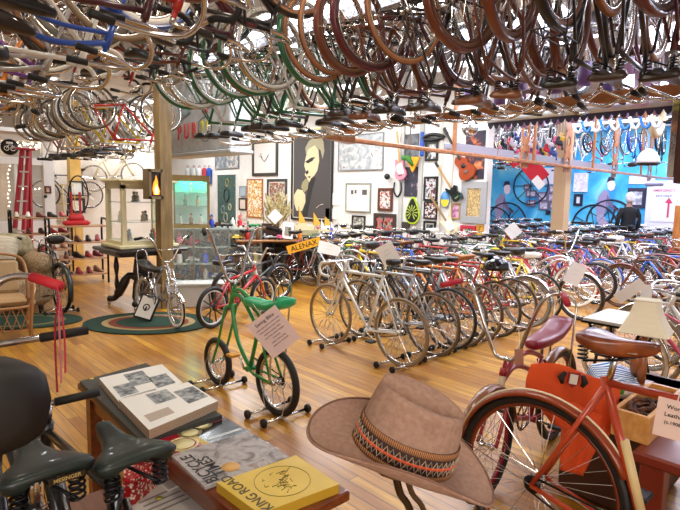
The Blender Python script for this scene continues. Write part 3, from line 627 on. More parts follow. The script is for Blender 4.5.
frame((267.5, 179, 287, 219), AW, .07, '#3e3f42', noi('crowd_print', [(.35, '#d9d2c2'), (.5, '#7d6f5c'), (.62, '#a3403a'), (.7, '#3a4640')], 6), 'dark grey framed photo behind the dried-grass bunch', mat_w=.04)
frame((240, 186, 246.5, 196.5), AW, .03, '#9aa2ac', mat('#a8b8c4', .6), 'small pale blue framed card on the white wall')
frame((239.5, 198, 247, 210), AW, .04, '#141412', mat('#d8ccc0', .6), 'small black framed card under the pale blue one', mat_w=.02)
frame((240.5, 212, 247, 220), AW, 0, '#141412', SKETCH, 'small sheet of sketches pinned under the black framed card')
frame((338, 134, 383, 170.5), AW, .03, '#8a8c90', noi('grey_abstract', [(.3, '#8f9396'), (.5, '#b4b8ba'), (.6, '#d8d6d2'), (.72, '#8a6a58')], 1.6, Distortion=1.5), 'large silver framed grey abstract painting right of the tall portrait')
r, wh = frame((346, 183, 371, 212), AW, .03, '#98988c', mat('#e6e4dc', .7), 'square pale framed collage with one small dark photo')
for q in ((-.25, .2, .1, .16), (.28, .2, .2, .2), (-.1, .22, .08, .14)): MB().box((q[0]*wh[0], q[1]*wh[1], .025), (q[2]*wh[0], q[3]*wh[1], .006)).build('pasted_photo', mat('#5a5450', .6), r)
frame((352.5, 215.5, 365.5, 232), AW, .035, '#1c1c1c', noi('branch_print', [(.4, '#cfcfc4'), (.58, '#3a3a38'), (.62, '#cfcfc4')], 4), 'black framed print half hidden behind handlebars')
CARDS = vor('card_wall', [(0, '#c8c4bc'), (.25, '#3a4a5c'), (.4, '#e6e2dc'), (.55, '#c04838'), (.7, '#dedad2'), (.85, '#4a3c38')], 9)
frame((378.5, 188, 393, 211), AW, .06, '#5e3222', CARDS, 'mahogany framed collage of coloured cards')
frame((374, 213.5, 396, 240), AW, .08, '#40342e', vor('biker_patches', [(0, '#2c2a28'), (.3, '#c24a2c'), (.5, '#8c8a80'), (.7, '#d05a7a'), (.85, '#c8c2b4')], 7), 'dark framed collage with orange patches below the mahogany one')
frame((405, 167, 418.5, 196.5), AW, .0, '#202028', noi('flower_poster', [(.3, '#2a2a34'), (.62, '#3a3644'), (.72, '#b09aa8')], 3), 'dark charcoal poster behind the green mask', 'poster')
frame((405.5, 134, 419, 158), AW, 0, '#3a3a3c', noi('grey_garment', [(.35, '#3c3e44'), (.6, '#73757a')], 3), 'grey photo poster near the yellow cords', 'poster')
frame((426, 141.5, 438.5, 161), AW, .045, '#121212', noi('bw_photo', [(.35, '#222'+'222'), (.5, '#8a8a88'), (.6, '#dcdad6')], 5), 'black framed monochrome photo under a black cap')
frame((424.5, 176.5, 438, 201), AW, .04, '#141414', noi('band_photos', [(.35, '#262626'), (.5, '#dadada'), (.6, '#7a2a30'), (.68, '#3c3c40')], 6), 'upper black framed strip of band photos')
frame((424.5, 201.5, 438, 219), AW, .03, '#141414', vor('band_photos_two', [(0, '#dad6d0'), (.4, '#33302e'), (.6, '#a03a3a'), (.75, '#e2dedb')], 10), 'lower strip of band photos with red figures')
frame((424, 221, 436, 240), AW, .04, '#101010', noi('bw_rider', [(.4, '#d8d8d6'), (.52, '#5a5a5a'), (.6, '#1e1e1e')], 4), 'black framed rider photo low on the white wall', mat_w=.03)
frame((452, 203, 461, 219), AW, .03, '#a8874a', noi('violet_card', [(.4, '#a4528c'), (.6, '#c8a0b4')], 5), 'small gold framed violet print')
frame((465.5, 131, 485, 179), AW, .0, '#101010', noi('singer_poster', [(.3, '#1c2030'), (.5, '#3a2a38'), (.6, '#c86a3c'), (.72, '#d8a870')], 1.8, Distortion=.8), 'concert poster with an orange figure behind the guitar', 'poster')
frame((461.5, 181.5, 487, 223.5), AW, .14, '#a09e9e', vor('pin_display', [(0, '#a8834a'), (.2, '#d8c294'), (.35, '#6a5238'), (.5, '#c9a768'), (.8, '#8e6a3c'), (.92, '#e0d3b4')], 22, scale=(1, 1.4, 1)), 'grey framed board packed with golden pins', 'display board', name='pin_board')
r, wh = frame((461, 225.5, 476, 237), AW, .06, '#b8283c', mat('#d8d8c8', .6), 'red framed plate with dark lettering', 'sign', name='number_sign')
text('CVPE', .17, mat('#20352c', .5), r, Mx.Translation((0, 0, .024)), sx=.9)
frame((477, 225, 484, 238), AW, .02, '#c88a2a', vor('yellow_card', [(0, '#d8a83a'), (.5, '#7a4a22'), (.7, '#e2c26a')], 10), 'narrow yellow patterned card beside the red framed plate')
frame((402, 238, 413, 251), AW, .02, '#c8a82a', vor('chili_card', [(0, '#c03a2a'), (.4, '#2c4a2a'), (.6, '#e2c24a'), (.8, '#d8d4c8')], 8), 'red and yellow card low on the white wall')
frame((402, 222, 410, 231), AW, 0, '#fff', mat('#3c322c', .7), 'small dark photo pinned left of the band photos', 'photo')
for i, (bx, t) in enumerate([((331, 193, 340, 205), 'upper'), ((326, 208.5, 337, 219), 'lower')]):
    frame(bx, AW, .0, '#fff', mat('#efefec', .6), '%s white paper notice beside the tall portrait' % t, 'notice', name='paper_notice')
# red hooks with garments above the green-lit cabinet
SH = [(187.5, '#cfd3d0'), (193.5, '#d4d8d6'), (199, '#dfe0dc'), (204.5, '#c2384a'), (209, '#2456b4')]
for i, (px, c) in enumerate(SH):
    q = P(px, 168, X=XW-.06); e = empty('hanging_shirt', q, 0, '%s shirt on a red hook above the green-lit cabinet, %s from the pillar' % (['pale grey', 'pale grey', 'white', 'crimson', 'blue'][i], ORD[i]), 'shirt', 'shirts on red hooks')
    MB().loft([[(0+dx*.03, y*wd, z) for dx, y in ((-1, -1), (-1, 1), (1, 1), (1, -1))] for z, wd in ((0, .05), (-.05, .12), (-.1, .13), (-.42, .11), (-.5, .12))]).build('cloth', mat(c, .8), e)
    MB().use(mat('#b03050', .4)).tube([(0.05, 0, .06), (0, 0, .08), (-.03, 0, .03), (0, 0, 0)], .012, 6).build('hook', None, e)
# guitars and the other things hung on the wall
def guitar(px0, py0, ang, L, kind, col, label, neck='#c89a62', name='guitar'):
    c = P(px0, py0, X=XW-.08); r = empty(name, c, 0, label, 'guitar'); M = basis((0, 0, 0), (0, -1, 0), (0, 0, 1)) @ Mx.Rotation(math.radians(ang), 4, 'Z'); r.matrix_world = Mx.Translation(c) @ M
    s = L; pts = {'strat': [(-.0, .13), (-.05, .15), (-.1, .24), (-.14, .22), (-.13, .1), (-.12, .02), (-.16, -.08), (-.13, -.19), (-.04, -.23), (.07, -.22), (.15, -.14), (.14, -.05), (.1, .02), (.11, .1), (.12, .17), (.07, .18), (.03, .13)],
                  'acoustic': [(0, .22), (-.08, .22), (-.135, .15), (-.12, .06), (-.11, .0), (-.17, -.1), (-.16, -.2), (-.08, -.26), (.08, -.26), (.16, -.2), (.17, -.1), (.11, 0), (.12, .06), (.1, .11), (.07, .14), (.03, .2)],
                  'slim': [(0, .14), (-.05, .12), (-.12, .22), (-.14, .16), (-.1, 0), (-.12, -.14), (-.05, -.18), (.04, -.16), (.1, -.22), (.13, -.12), (.09, 0), (.13, .08), (.09, .14), (.04, .12)]}[kind]
    pts = [(x*s, y*s) for x, y in [tuple(q)[:2] for q in cat([(x, y, 0) for x, y in pts], 4, True)]]; n = len(pts); th = .022
    b = MB().add([(x, y, -th) for x, y in pts]+[(x*.97, y*.97, th) for x, y in pts], [tuple(range(n)), tuple(range(n, 2*n))]+[(i, (i+1) % n, n+(i+1) % n, n+i) for i in range(n)])
    b.build('body', mat(col, .25, coat=.5), r)
    if kind == 'strat': poly(r, [(x+.5, .5-y) for x, y in [(-.02, .13), (-.08, .1), (-.09, -.02), (-.02, -.12), (.1, -.1), (.09, .02), (.06, .14)]], th+.001, mat('#f0eee8', .4), (s, s), 'scratch_plate')
    if kind == 'acoustic': MB().lathe([(.001, .0), (.045*s, 0), (.045*s, .004), (.001, .005)], 16, (0, .0, th)).build('sound_hole', BLK, r)
    MB().box((0, .42*s, th), (.045*s, .56*s, .02)).build('neck', mat(neck, .4), r)
    MB().box((0, .76*s, th), (.07*s, .15*s, .02), bev=.01).build('headstock', mat('#1e1a18' if kind != 'strat' else neck, .4), r)
    MB().box((0, -.12*s, th+.004), (.1*s, .025*s, .02)).build('bridge', CHROME, r)
    return r
guitar(400.5, 169.5, 8, 1.0, 'strat', '#e58fa2', 'pink electric guitar with white plate hanging on the white wall')
guitar(464, 166, 33, 1.1, 'acoustic', '#9a3c14', 'sunburst orange guitar hanging at a tilt on the right of the white wall', neck='#2a211c')
guitar(454.5, 193, 38, .95, 'slim', '#141416', 'black electric guitar hanging under the sunburst one', neck='#b08a5a')
guitar(450, 226, 40, .95, 'strat', '#e8dcb8', 'cream electric guitar hanging low on the white wall', neck='#9a7a52')
q = P(413, 211, X=XW-.06)   # lime and black leaf shaped mask
r = empty('leaf_shield', q, 0, 'lime green and black leaf-shaped fan hanging on the white wall', 'wall decoration'); r.matrix_world = Mx.Translation(q) @ basis((0, 0, 0), (0, -1, 0), (0, 0, 1))
def leaf(s, z, dz=.02): return [(x*s, y*s, z) for x, y in [tuple(q)[:2] for q in cat([(0, .31, 0), (-.13, .12, 0), (-.19, -.1, 0), (-.12, -.24, 0), (0, -.28, 0), (.12, -.24, 0), (.19, -.1, 0), (.13, .12, 0)], 5, True)]]
MB().loft([leaf(1, 0), leaf(1, .03)], smooth=False).build('rim', mat('#b6d422', .5), r); MB().loft([leaf(.88, .03), leaf(.86, .04)], smooth=False).build('face', BLK, r)
for k in range(11):
    a = PI/2+(k-5)*.52; MB().loft([[(math.cos(a)*t*.2+math.sin(a)*w_, math.sin(a)*t*.2-.03-math.cos(a)*w_, zz) for w_, zz in ((-.018*t, .041), (.018*t, .041), (.018*t, .048), (-.018*t, .048))] for t in (.15, .6, .8)], smooth=False).build('rib', mat('#a9b84a', .5), r)
q = P(445.5, 199.5, X=XW-.04); r = empty('oval_plaque', q, 0, 'small blue and yellow oval plaque beside the black guitar', 'plaque'); r.matrix_world = Mx.Translation(q) @ basis((0, 0, 0), (0, -1, 0), (0, 0, 1)) @ Mx.Diagonal((.8, 1.2, 1, 1))
MB().lathe([(.001, 0), (.14, 0), (.14, .02), (.001, .02)], 20).build('face', mat('#4a88c0', .5), r); MB().add([(math.cos(a)*.13, math.sin(a)*.13, .022) for a in [PI+PI*i/8 for i in range(9)]], [tuple(range(9))]).build('lower_field', mat('#d8c23a', .5), r)
def blob(px, py, X, rx, rz, m, name, label, c, group=None, off=(0, 0, 0), n=10):
    q = P(px, py, X=X)+V(off); prof = [(max(.001, rx*math.sin(PI*i/8)), -rz*math.cos(PI*i/8)) for i in range(9)]
    return one(MB().lathe(prof, n), name, m, label, c, group, q)
e = one(MB().tube(cat([(0, -.28, 0), (0, -.1, .06), (0, .1, .07), (0, .27, 0), (0, .1, -.03), (0, -.1, -.03)], 4, True), .035, 8), 'peaked_hat', BLK, 'black peaked hat hung above the monochrome photo', 'hat', None, P(433, 138, X=XW-.05))
e = one(MB().box((0, 0, 0), (.04, .1, .5), bev=.02), 'blue_bottle_rack', mat('#2050b0', .4), 'narrow blue plastic holder crossing the copper rail', 'holder', None, P(422, 144, X=XW-.06))
b = MB().use(mat('#e8a41e', .7)); b.add([(0, -.2, .12), (0, .2, .14), (0, -.02, -.2), (-.04, -.2, .12), (-.04, .2, .14), (-.04, -.02, -.2)], [(0, 1, 2), (3, 5, 4), (0, 3, 4, 1), (1, 4, 5, 2), (2, 5, 3, 0)]); b.use(mat('#3c7a2e', .7)).tube([(-.05, .25, .12), (-.06, .08, .1), (-.05, -.04, -.06)], [.05, .07, .03], 8)
one(b, 'parrot_ornament', None, 'green and orange parrot-like ornament beside the pink guitar', 'ornament', None, P(413, 163, X=XW-.06))
blob(387, 176.5, XW-.1, .07, .07, BLK, 'door_closer_knob', 'round black knob on the wall beside the pink guitar', 'wall knob')
one(MB().tube(cat([(0, .09, .15), (0, .1, -.05), (0, 0, -.17), (0, -.1, -.05), (0, -.09, .15)], 4), .02, 6), 'guitar_strap', BLK, 'black strap dangling below the pink guitar', 'strap', None, P(397.5, 189, X=XW-.05))
for px in (402, 421, 441, 452):
    struct('trim_1', (XW-.02, P(px, 180, X=XW).y, 1.9), (.04, .1 if px in (402, 421) else .05, 3.0), mat('#b9b6b0' if px in (402, 421) else '#cfc8ba', .7))
# ---------------------------------------------------------------- the mural's painted riders, frames and the white door
MX = ('X', X1-.003)
FLES = mat('#dccfe0', .8); SUIT = mat('#948cb0', .8); SUITD = mat('#6a6488', .8); LINE = mat('#23283c', .8)
def rider(px0, py0, px1, py1, label):
    k = dict(X=X1-.01); a = P(px0, (py0+py1)/2, **k); b_ = P(px1, (py0+py1)/2, **k); t = P((px0+px1)/2, py0, **k); u = P((px0+px1)/2, py1, **k)
    c = (a+b_)/2; c.z = (t.z+u.z)/2; wh = ((a-b_).length, t.z-u.z)
    r = empty('painted_rider', c, 0, label, 'mural figure', 'riders painted on the mural'); r.matrix_world = Mx.Translation(c) @ basis((0, 0, 0), (0, -1, 0), (0, 0, 1))
    def Q(p): return [(x/100, y/100) for x, y in p]
    R = wh[1]*.37; cx = .62
    for rad, cc, nm in ((R, (cx, .66), 'big_wheel'), (R*.98, (cx-.42, .74), 'second_wheel')):
        b = MB().use(LINE); pts = [((cc[0]-.5)*wh[0]+rad*math.cos(2*PI*i/28), (.5-cc[1])*wh[1]+rad*math.sin(2*PI*i/28), .006) for i in range(28)]
        b.tube(pts, .03, 4, closed=True)
        for i in range(0, 28, 4): b.tube([((cc[0]-.5)*wh[0], (.5-cc[1])*wh[1], .006), pts[i]], .012, 4)
        b.build(nm, None, r)
    poly(r, Q([(26, 60), (22, 40), (26, 24), (40, 12), (52, 16), (58, 28), (54, 40), (46, 52), (36, 62)]), .008, SUIT, wh, 'jacket')
    poly(r, Q([(50, 20), (60, 30), (74, 40), (84, 42), (82, 47), (70, 46), (56, 38), (48, 30)]), .012, SUITD, wh, 'sleeve')
    poly(r, Q([(26, 56), (40, 52), (60, 68), (66, 80), (60, 98), (52, 98), (52, 84), (40, 74), (28, 66)]), .011, mat('#a49cbc', .8), wh, 'trousers')
    poly(r, Q([(48, 2), (56, -4), (66, -2), (70, 5), (67, 12), (58, 15), (50, 11)]), .012, FLES, wh, 'face')
    poly(r, Q([(46, 1), (50, -8), (64, -9), (68, -2), (56, -2)]), .014, LINE, wh, 'hair')
    MB().use(LINE).tube([((.82-.5)*wh[0], (.5-.44)*wh[1], .02), ((.70-.5)*wh[0], (.5-.38)*wh[1], .02)], .03, 5).tube([((.74-.5)*wh[0], (.5-.44)*wh[1], .016), ((.66-.5)*wh[0], (.5-.66)*wh[1], .016)], .025, 5).build('handlebar', None, r)
rider(588, 182, 625, 243, 'grey painted rider on a high wheel bicycle, nearer the white door')
rider(488, 186, 519, 243, 'grey painted rider on a high wheel bicycle, beside the pin board')
r = MB().lathe([(.62, -.01), (.66, -.01), (.66, .02), (.62, .02)], 32, closed=True, axis='x'); q = P(530.5, 186, X=X1-.05)
e = empty('wall_wheel_ornament', q, 0, 'thin dark wheel with crossed spokes on the mural', 'wheel'); r.build('rim', LINE, e)
for a in range(0, 180, 45): MB().use(LINE).tube([(0, -.64*math.cos(math.radians(a)), -.64*math.sin(math.radians(a))), (0, .64*math.cos(math.radians(a)), .64*math.sin(math.radians(a)))], .012, 4).build('spoke', None, e)
PR = noi('grey_print', [(.4, '#c9c6da'), (.55, '#8e8aa8'), (.62, '#d8d6e4')], 3)
for i, bx in enumerate([(524, 184, 531, 190), (526, 190, 537, 197), (527, 200, 536, 206.5), (538, 192, 548, 201), (549, 185, 560, 193), (548, 193, 558, 202), (539, 201, 549, 210), (549.5, 202, 559, 209), (546, 210.5, 550.5, 214.5), (552, 208, 556, 216)]):
    frame(bx, MX, .05, '#6c6684' if i != 8 else '#23283c', PR if i != 8 else LINE, 'small %s framed print on the mural, %s of the cluster from its upper left' % ('grey' if i != 8 else 'dark', ORD[i]), 'picture', 'small prints on the mural')
frame((534, 168, 559.5, 184), MX, .0, '#fff', mat('#d9dcee', .6), 'wide white sheet high on the mural left of the tan pillar', 'poster')
frame((574, 173, 588, 192), MX, .03, '#d8d8e4', noi('letter_print', [(.4, '#e2e2ee'), (.6, '#c4c2d8')], 6), 'white framed letter on the mural right of the tan pillar')
frame((574, 194, 583, 206), MX, .09, '#20243a', mat('#dfe2f0', .6), 'small dark framed card below the white framed letter')
frame((627.5, 188, 646, 208), MX, .1, '#2c2c44', noi('landscape_print', [(.4, '#cfd2dc'), (.6, '#8a8fa0')], 2.5), 'dark framed print behind the person in black')
frame((629, 176, 655, 184), MX, .0, '#fff', mat('#c8cbe0', .6), 'wide pale sheet high on the mural near the white door', 'poster')
a, b_ = P(646.5, 200, X=X1-.05), P(680, 200, X=X1-.05)
d = empty('door_1', (X1-.05, (a.y+b_.y)/2-.2, 1.12)); tag(d, 'white door with a red arrow notice in the mural wall', kind='structure')
dw = a.y-b_.y+.4; MB().box((0, 0, 0), (.06, dw, 2.24)).build('door_leaf', mat('#d4d8ee', .5), d); MB().box((-.04, dw*.36, 1.0), (.06, .5, .08), bev=.02).build('door_closer', mat('#6a6a80', .4), d)
q = P(664, 203, X=X1-.1); NT = mat('#c03a5c', .5)
e = empty('door_notice', q, 0, 'printed door notice with red heading and red arrow', 'sign'); e.matrix_world = Mx.Translation(q) @ basis((0, 0, 0), (0, -1, 0), (0, 0, 1))
MB().box((0, 0, -.01), (.62, 1.1, .012)).build('sheet', mat('#dde0f2', .5), e)
text('EMERGENCY', .1, NT, e, Mx.Translation((-.02, .36, .0)), name='red_heading'); text('EXIT ONLY', .08, mat('#33334a', .5), e, Mx.Translation((-.02, .2, .0)), name='small_lettering')
MB().box((.12, -.2, 0), (.05, .44, .01)).add([(.02, -.0, .0), (.22, -.0, .0), (.12, .16, .0), (.02, -.0, .01), (.22, 0, .01), (.12, .16, .01)], [(0, 1, 2), (3, 4, 5), (0, 1, 4, 3), (1, 2, 5, 4), (2, 0, 3, 5)]).build('red_arrow', NT, e)
# ---------------------------------------------------------------- copper coloured rail frame hanging from the ceiling
RAIL = wood('copper_stained_wood', '#8f5530', '#bb7d4c', (3, 3, 3), .35)
r = empty('rail_frame', (4.2, 4.4, 2.3), 0, 'copper coloured wooden rail frame hanging under the ceiling', 'rail frame')
MB().box((0, -3.0, .08), (.05, 6.2, .09), bev=.012).build('near_rail', RAIL, r); MB().box((6.6, 0, -.045), (13.3, .05, .055), bev=.01).build('long_rail', RAIL, r)
MB().loft([[(-.22, .18, -.03), (-.22, .18, .01), (-.21, .2, .01), (-.21, .2, -.03)], [(.1, -.1, -.09), (.1, -.1, .14), (.16, .06, .14), (.16, .06, -.09)]], smooth=False).build('corner_block', RAIL, r)
for x in (2.2, 4.6, 7.2, 10.2, 12.8): MB().box((x, 0, .78), (.05, .04, 1.66)).build('upright', RAIL, r)
for y in (-1.1, -2.4, -3.8, -5.4): MB().use(STEEL).cyl((0, y, .12), (0, y, CEIL-2.3), .008, 6).build('hanger', None, r)
for x in (1.2, 3.4, 5.8, 8.6, 11.4): MB().use(STEEL).cyl((x, 0, 0), (x, 0, CEIL-2.3), .008, 6).build('hanger', None, r)
for i, x in enumerate((8.6, 10.3, 12.8, 15.3)):
    e = empty('drilled_board', (x, 4.47, 2.65), 0, 'upright wooden board with round holes above the long rail, %s from the corner' % ORD[i], 'board', 'drilled boards')
    b = MB(); n = 14
    for zc in (-.3, .1):
        rr = .09; outer = []
        for k in range(n): a = 2*PI*k/n+PI/4; cx, sx = math.cos(a), math.sin(a); m_ = max(abs(cx), abs(sx)); outer.append((.13*cx/m_, .2*sx/m_))
        inner = [(rr*math.cos(2*PI*k/n+PI/4), rr*math.sin(2*PI*k/n+PI/4)) for k in range(n)]
        vs = [(x_, y_, zc+z_) for y_ in (-.012, .012) for x_, z_ in outer] + [(x_, y_, zc+z_) for y_ in (-.012, .012) for x_, z_ in inner]
        fs = []
        for k in range(n):
            j = (k+1) % n; fs += [(k, j, 2*n+j, 2*n+k), (n+k, n+j, 3*n+j, 3*n+k), (k, n+k, n+j, j), (2*n+k, 2*n+j, 3*n+j, 3*n+k)]
        b.add(vs, fs)
    b.box((0, 0, .65), (.26, .024, .7)); b.build('plate', RAIL, e)
for i, (x0, x1) in enumerate(((6.3, 8.0), (8.2, 10.0), (10.2, 12.4))):   # grey ladder tray resting above the long rail
    e = empty('cable_tray', ((x0+x1)/2+.3, 4.62, 2.36), 0, 'grey slatted tray over the long rail, %s from the white wall' % ORD[i], 'tray', 'slatted trays'); L = x1-x0
    for sy in (-.1, .1): MB().box((0, sy, 0), (L, .02, .12)).build('side_rail', mat('#8f8c96', .5), e)
    for k in range(6): MB().box((-L/2+.1+(L-.2)*k/5, 0, 0), (.06, .2, .04)).build('rung', mat('#9f9ca6', .5), e)
for i, (x, z) in enumerate(((4.7, 2.5), (4.95, 2.52), (5.2, 2.56))):
    one(MB().tube([(0, -2.8, 0), (0, 2.6, 0)], .008, 5), 'tight_cord', mat('#cfd838', .6), 'thin yellow cord stretched inside the rail frame, %s from the near rail' % ORD[i], 'cord', 'yellow cords', (x, 2.9, z))
# white pipe with dark scalloped strip and a row of lilac cups
a, b_ = P(500, 119.5, X=5.4), P(664, 102, X=5.4)
e = empty('scalloped_light_rail', (5.4, (a.y+b_.y)/2, (a.z+b_.z)/2), 0, 'white pipe with a dark scalloped strip below it under the bright ceiling', 'rail'); L = a.y-b_.y+.3
MB().use(mat('#dfe2ea', .3)).cyl((0, -L/2, 0), (0, L/2, 0), .035, 10).build('pipe', None, e)
b = MB().use(mat('#3a3550', .7)); n = 26; rings = []
for i in range(n*4+1):
    t = i/(n*4); z = -.055-.05*abs(math.sin(t*n*PI)); rings.append([(-.005, -L/2+L*t, -.03), (.005, -L/2+L*t, -.03), (.005, -L/2+L*t, z), (-.005, -L/2+L*t, z)])
b.loft(rings, smooth=False).build('scalloped_strip', None, e)
for k in range(4): MB().use(STEEL).cyl((0, -L/2+.2+(L-.4)*k/3, 0), (0, -L/2+.2+(L-.4)*k/3, CEIL-(a.z+b_.z)/2), .008, 6).build('hanger', None, e)
LIL = mat('#c9a6dc', .5)
for i in range(10):
    px = 508+16.6*i; t = (px-500)/164; q = P(px, 125.5-17*t, X=5.5)
    e = empty('lilac_cup', q, 0, 'lilac cup hanging under the scalloped strip, %s from the guitar poster side' % ORD[i], 'cup', 'lilac cups under the strip')
    MB().lathe([(.032, -.05), (.036, -.04), (.045, .045), (.04, .05)], 12).build('cup_body', LIL, e); MB().use(STEEL).cyl((0, 0, .045), (0, 0, .22), .004, 5).build('string', None, e)
for i, (px, py, h) in enumerate([(642, 88, .3), (606, 96, .2), (585, 74, .22), (626, 66, .14), (500, 96, .2), (470, 92, .2), (520, 90, .2), (556, 82, .22), (676, 88, .25)]):
    q = P(px, py, X=5.0+.2*(i % 3)); e = empty('lilac_lamp_shade', q, 0, 'lilac cylinder hanging from the bright ceiling among black bikes, %s of the loose ones' % ORD[i], 'hanging cylinder', 'lilac hanging cylinders')
    MB().lathe([(.05, -h/2), (.062, -h/2+.01), (.065, h/2), (.01, h/2+.01)], 12).build('shade', LIL if i in (0, 3, 8) else mat('#6a4a86', .5), e); MB().use(STEEL).cyl((0, 0, h/2), (0, 0, CEIL-q.z), .004, 5).build('cord', None, e)
# blue and white ribbon garland, mirror ball, dome lamp, big cream tyre
q = P(470, 128, d=8.0); e = empty('mirror_ball', q, 0, 'silvery mirror ball hanging beside the concert poster', 'mirror ball')
MB().lathe([(max(.002, .13*math.sin(PI*i/10)), -.13*math.cos(PI*i/10)) for i in range(11)], 16, smooth=False).build('ball', CHROME, e); MB().use(STEEL).cyl((0, 0, .12), (0, 0, CEIL-q.z), .004, 5).build('wire', None, e)
q = P(648, 160, d=9.0); e = empty('dome_lamp', q, 0, 'white dome lamp hanging near the dark ceiling column', 'pendant lamp')
MB().lathe([(.17, -.05), (.18, -.03), (.17, .04), (.12, .13), (.05, .18), (.01, .19)], 20).build('dome', mat('#e8e8ee', .4), e); MB().use(BLK).lathe([(.15, -.09), (.17, -.05), (.001, -.04)], 20).build('rim', None, e); MB().use(STEEL).cyl((0, 0, .18), (0, 0, CEIL-q.z), .005, 5).build('wire', None, e)
q = P(657, 118, d=7.5); one(MB().use(mat('#d8ccae', .6)).tube([(.24*math.cos(2*PI*i/24), 0, .24*math.sin(2*PI*i/24)) for i in range(24)], .05, 8, closed=True), 'cream_tyre_ring', None, 'fat cream tyre hanging beside the ribbon garland', 'tyre', None, q)
q = P(608, 124, X=8); b = MB().use(mat('#2a78c8', .5))
e = empty('ribbon_garland', q, 0, 'blue and white curled ribbon garland under the ceiling lights', 'garland')
for k in range(9):
    c_ = mat('#2a78c8', .5) if k % 2 else mat('#dfe6f2', .5)
    MB().use(c_).tube(cat([(0, .5-.13*k, .07), (0, .46-.13*k, -.05), (0, .40-.13*k, -.09), (0, .36-.13*k, -.02)], 5), .022, 6).build('ribbon', None, e)
# red things hung over the long rail
r = empty('red_banner', P(535, 172, X=12.0), 0, 'red cloth banner hanging askew with a white card below the long rail', 'banner'); r.matrix_world = Mx.Translation(P(533, 169, X=12.0)) @ basis((0, 0, 0), (0, -1, 0), (0, 0, 1)) @ Mx.Rotation(.75, 4, 'Z')
MB().box((0, 0, 0), (.42, .75, .03), bev=.01).box((.05, .5, 0), (.8, .3, .03), bev=.01).build('cloth', mat('#c0202e', .8), r); MB().box((-.1, -.35, .03), (.2, .3, .01)).build('white_card', PAPER, r)
REDC = ['#c22036', '#d8d0dc', '#2a3a7a', '#d04a7c', '#202030', '#e0b83a']
for i in range(26):
    px = 492+i*3.1; py = 148+rnd.uniform(-10, 9)
    q = P(px, py, X=10.4+rnd.uniform(-.6, .8)); c_ = REDC[i % 6]
    e = empty('hanging_toy', q, 0, '%s hanging toy in the bunch under the far bikes, %s from the white wall' % (['red', 'pale', 'navy', 'pink', 'black', 'yellow'][i % 6], ORD[i]), 'hanging toy', 'toys hanging under the far bikes')
    MB().tube(cat([(0, -.05, -.14), (0, -.03, -.03), (0, .05, .02), (0, .03, .12)], 4), [.02]*4+[.05]*5+[.035]*3+[.02], 8).build('toy_body', mat(c_, .5), e); MB().use(STEEL).cyl((0, 0, .08), (0, 0, CEIL-q.z), .004, 4).build('string', None, e)
# dark column and orange-brown post at the right edge
q = P(677, 140, d=4.5)
e = empty('ceiling_column', (q.x, q.y, 0), 0, 'dark brown box column with a silver edge hanging at the right', 'column'); z0 = P(672, 183, d=4.5).z
MB().box((.10, -.10, (z0+CEIL)/2), (.2, .2, CEIL-z0)).build('box_column', mat('#4a2620', .45), e); MB().box((.03, .03, (z0+3.15)/2), (.05, .06, 3.05-z0), bev=.01).build('silver_edge', CHROME, e)
q = P(673, 290, Z=0); z1 = P(670, 205, d=(q-V((0, 0, EYE))).dot(CF)).z
e = empty('tall_cabinet', (q.x+.0, q.y-.2, 0), 0, 'tall honey-brown wooden cabinet at the right edge', 'cabinet'); CW = wood('honey_cabinet_wood', '#a8642c', '#c98444', (8, 8, 1.2), .35)
MB().box((0, 0, z1/2), (.34, .5, z1), bev=.01).build('carcass', CW, e); MB().box((-.18, 0, z1/2), (.02, .42, z1-.1)).build('door', CW, e)
# the person in black by the mural
q = P(630, 200, d=13.6)
pr = empty('person', (q.x, q.y, 0), 0, 'white-haired person in a black suit standing before the mural', 'person')
az = math.atan2(q.y, q.x); pr.rotation_euler = (0, 0, az+.5); zt = P(630, 193.5, d=13.6).z; k = zt/1.76
def ring(z, rx, ry, cx=0, n=14): return [(cx+rx*math.cos(2*PI*i/n), ry*math.sin(2*PI*i/n), z*k) for i in range(n)]
SK = []; SE = []; SR = []
def sk(p_, r_, par=None):
    SK.append((p_[0], p_[1], p_[2]*k)); SR.append(r_)
    if par is not None: SE.append((par, len(SK)-1))
    return len(SK)-1
pel = sk((0, 0, .95), .13); sp1 = sk((0, 0, 1.15), .12, pel); ch_ = sk((0, 0, 1.33), .09, sp1); nk = sk((.01, 0, 1.47), .055, ch_); h1 = sk((.02, 0, 1.56), .075, nk); h2 = sk((.02, 0, 1.66), .095, h1); sk((.01, 0, 1.73), .06, h2)
for sy in (-1, 1):
    s_ = sk((0, sy*.16, 1.35), .04, ch_); el = sk((-.01, sy*.25, 1.12), .042, s_); wr = sk((.05, sy*.27, .85), .028, el); pa = sk((.07, sy*.275, .79), .035, wr)
    for j in range(4): f1 = sk((.045+.02*j, sy*.285, .745), .010, pa); sk((.05+.022*j, sy*.28, .69+.008*abs(j-1.5)), .008, f1)
    t1 = sk((.105, sy*.255, .79), .011, wr); sk((.125, sy*.245, .745), .009, t1)
    hp = sk((0, sy*.09, .88), .10, pel); kn = sk((.01, sy*.1, .5), .06, hp); an = sk((0, sy*.1, .09), .04, kn); sk((.12, sy*.1, .04), .035, an)
me = bpy.data.meshes.new('body'); me.from_pydata(SK, SE, []); bo = bpy.data.objects.new('body', me); C.collection.objects.link(bo); bo.parent = pr
sm_ = bo.modifiers.new('skin', 'SKIN'); 
for v_, r_ in zip(me.skin_vertices[0].data, SR): v_.radius = (r_, r_)
me.skin_vertices[0].data[0].use_root = True; sm_.use_smooth_shade = True
bo.modifiers.new('sub', 'SUBSURF').render_levels = 1; me.materials.append(mat('#b58a78', .6))
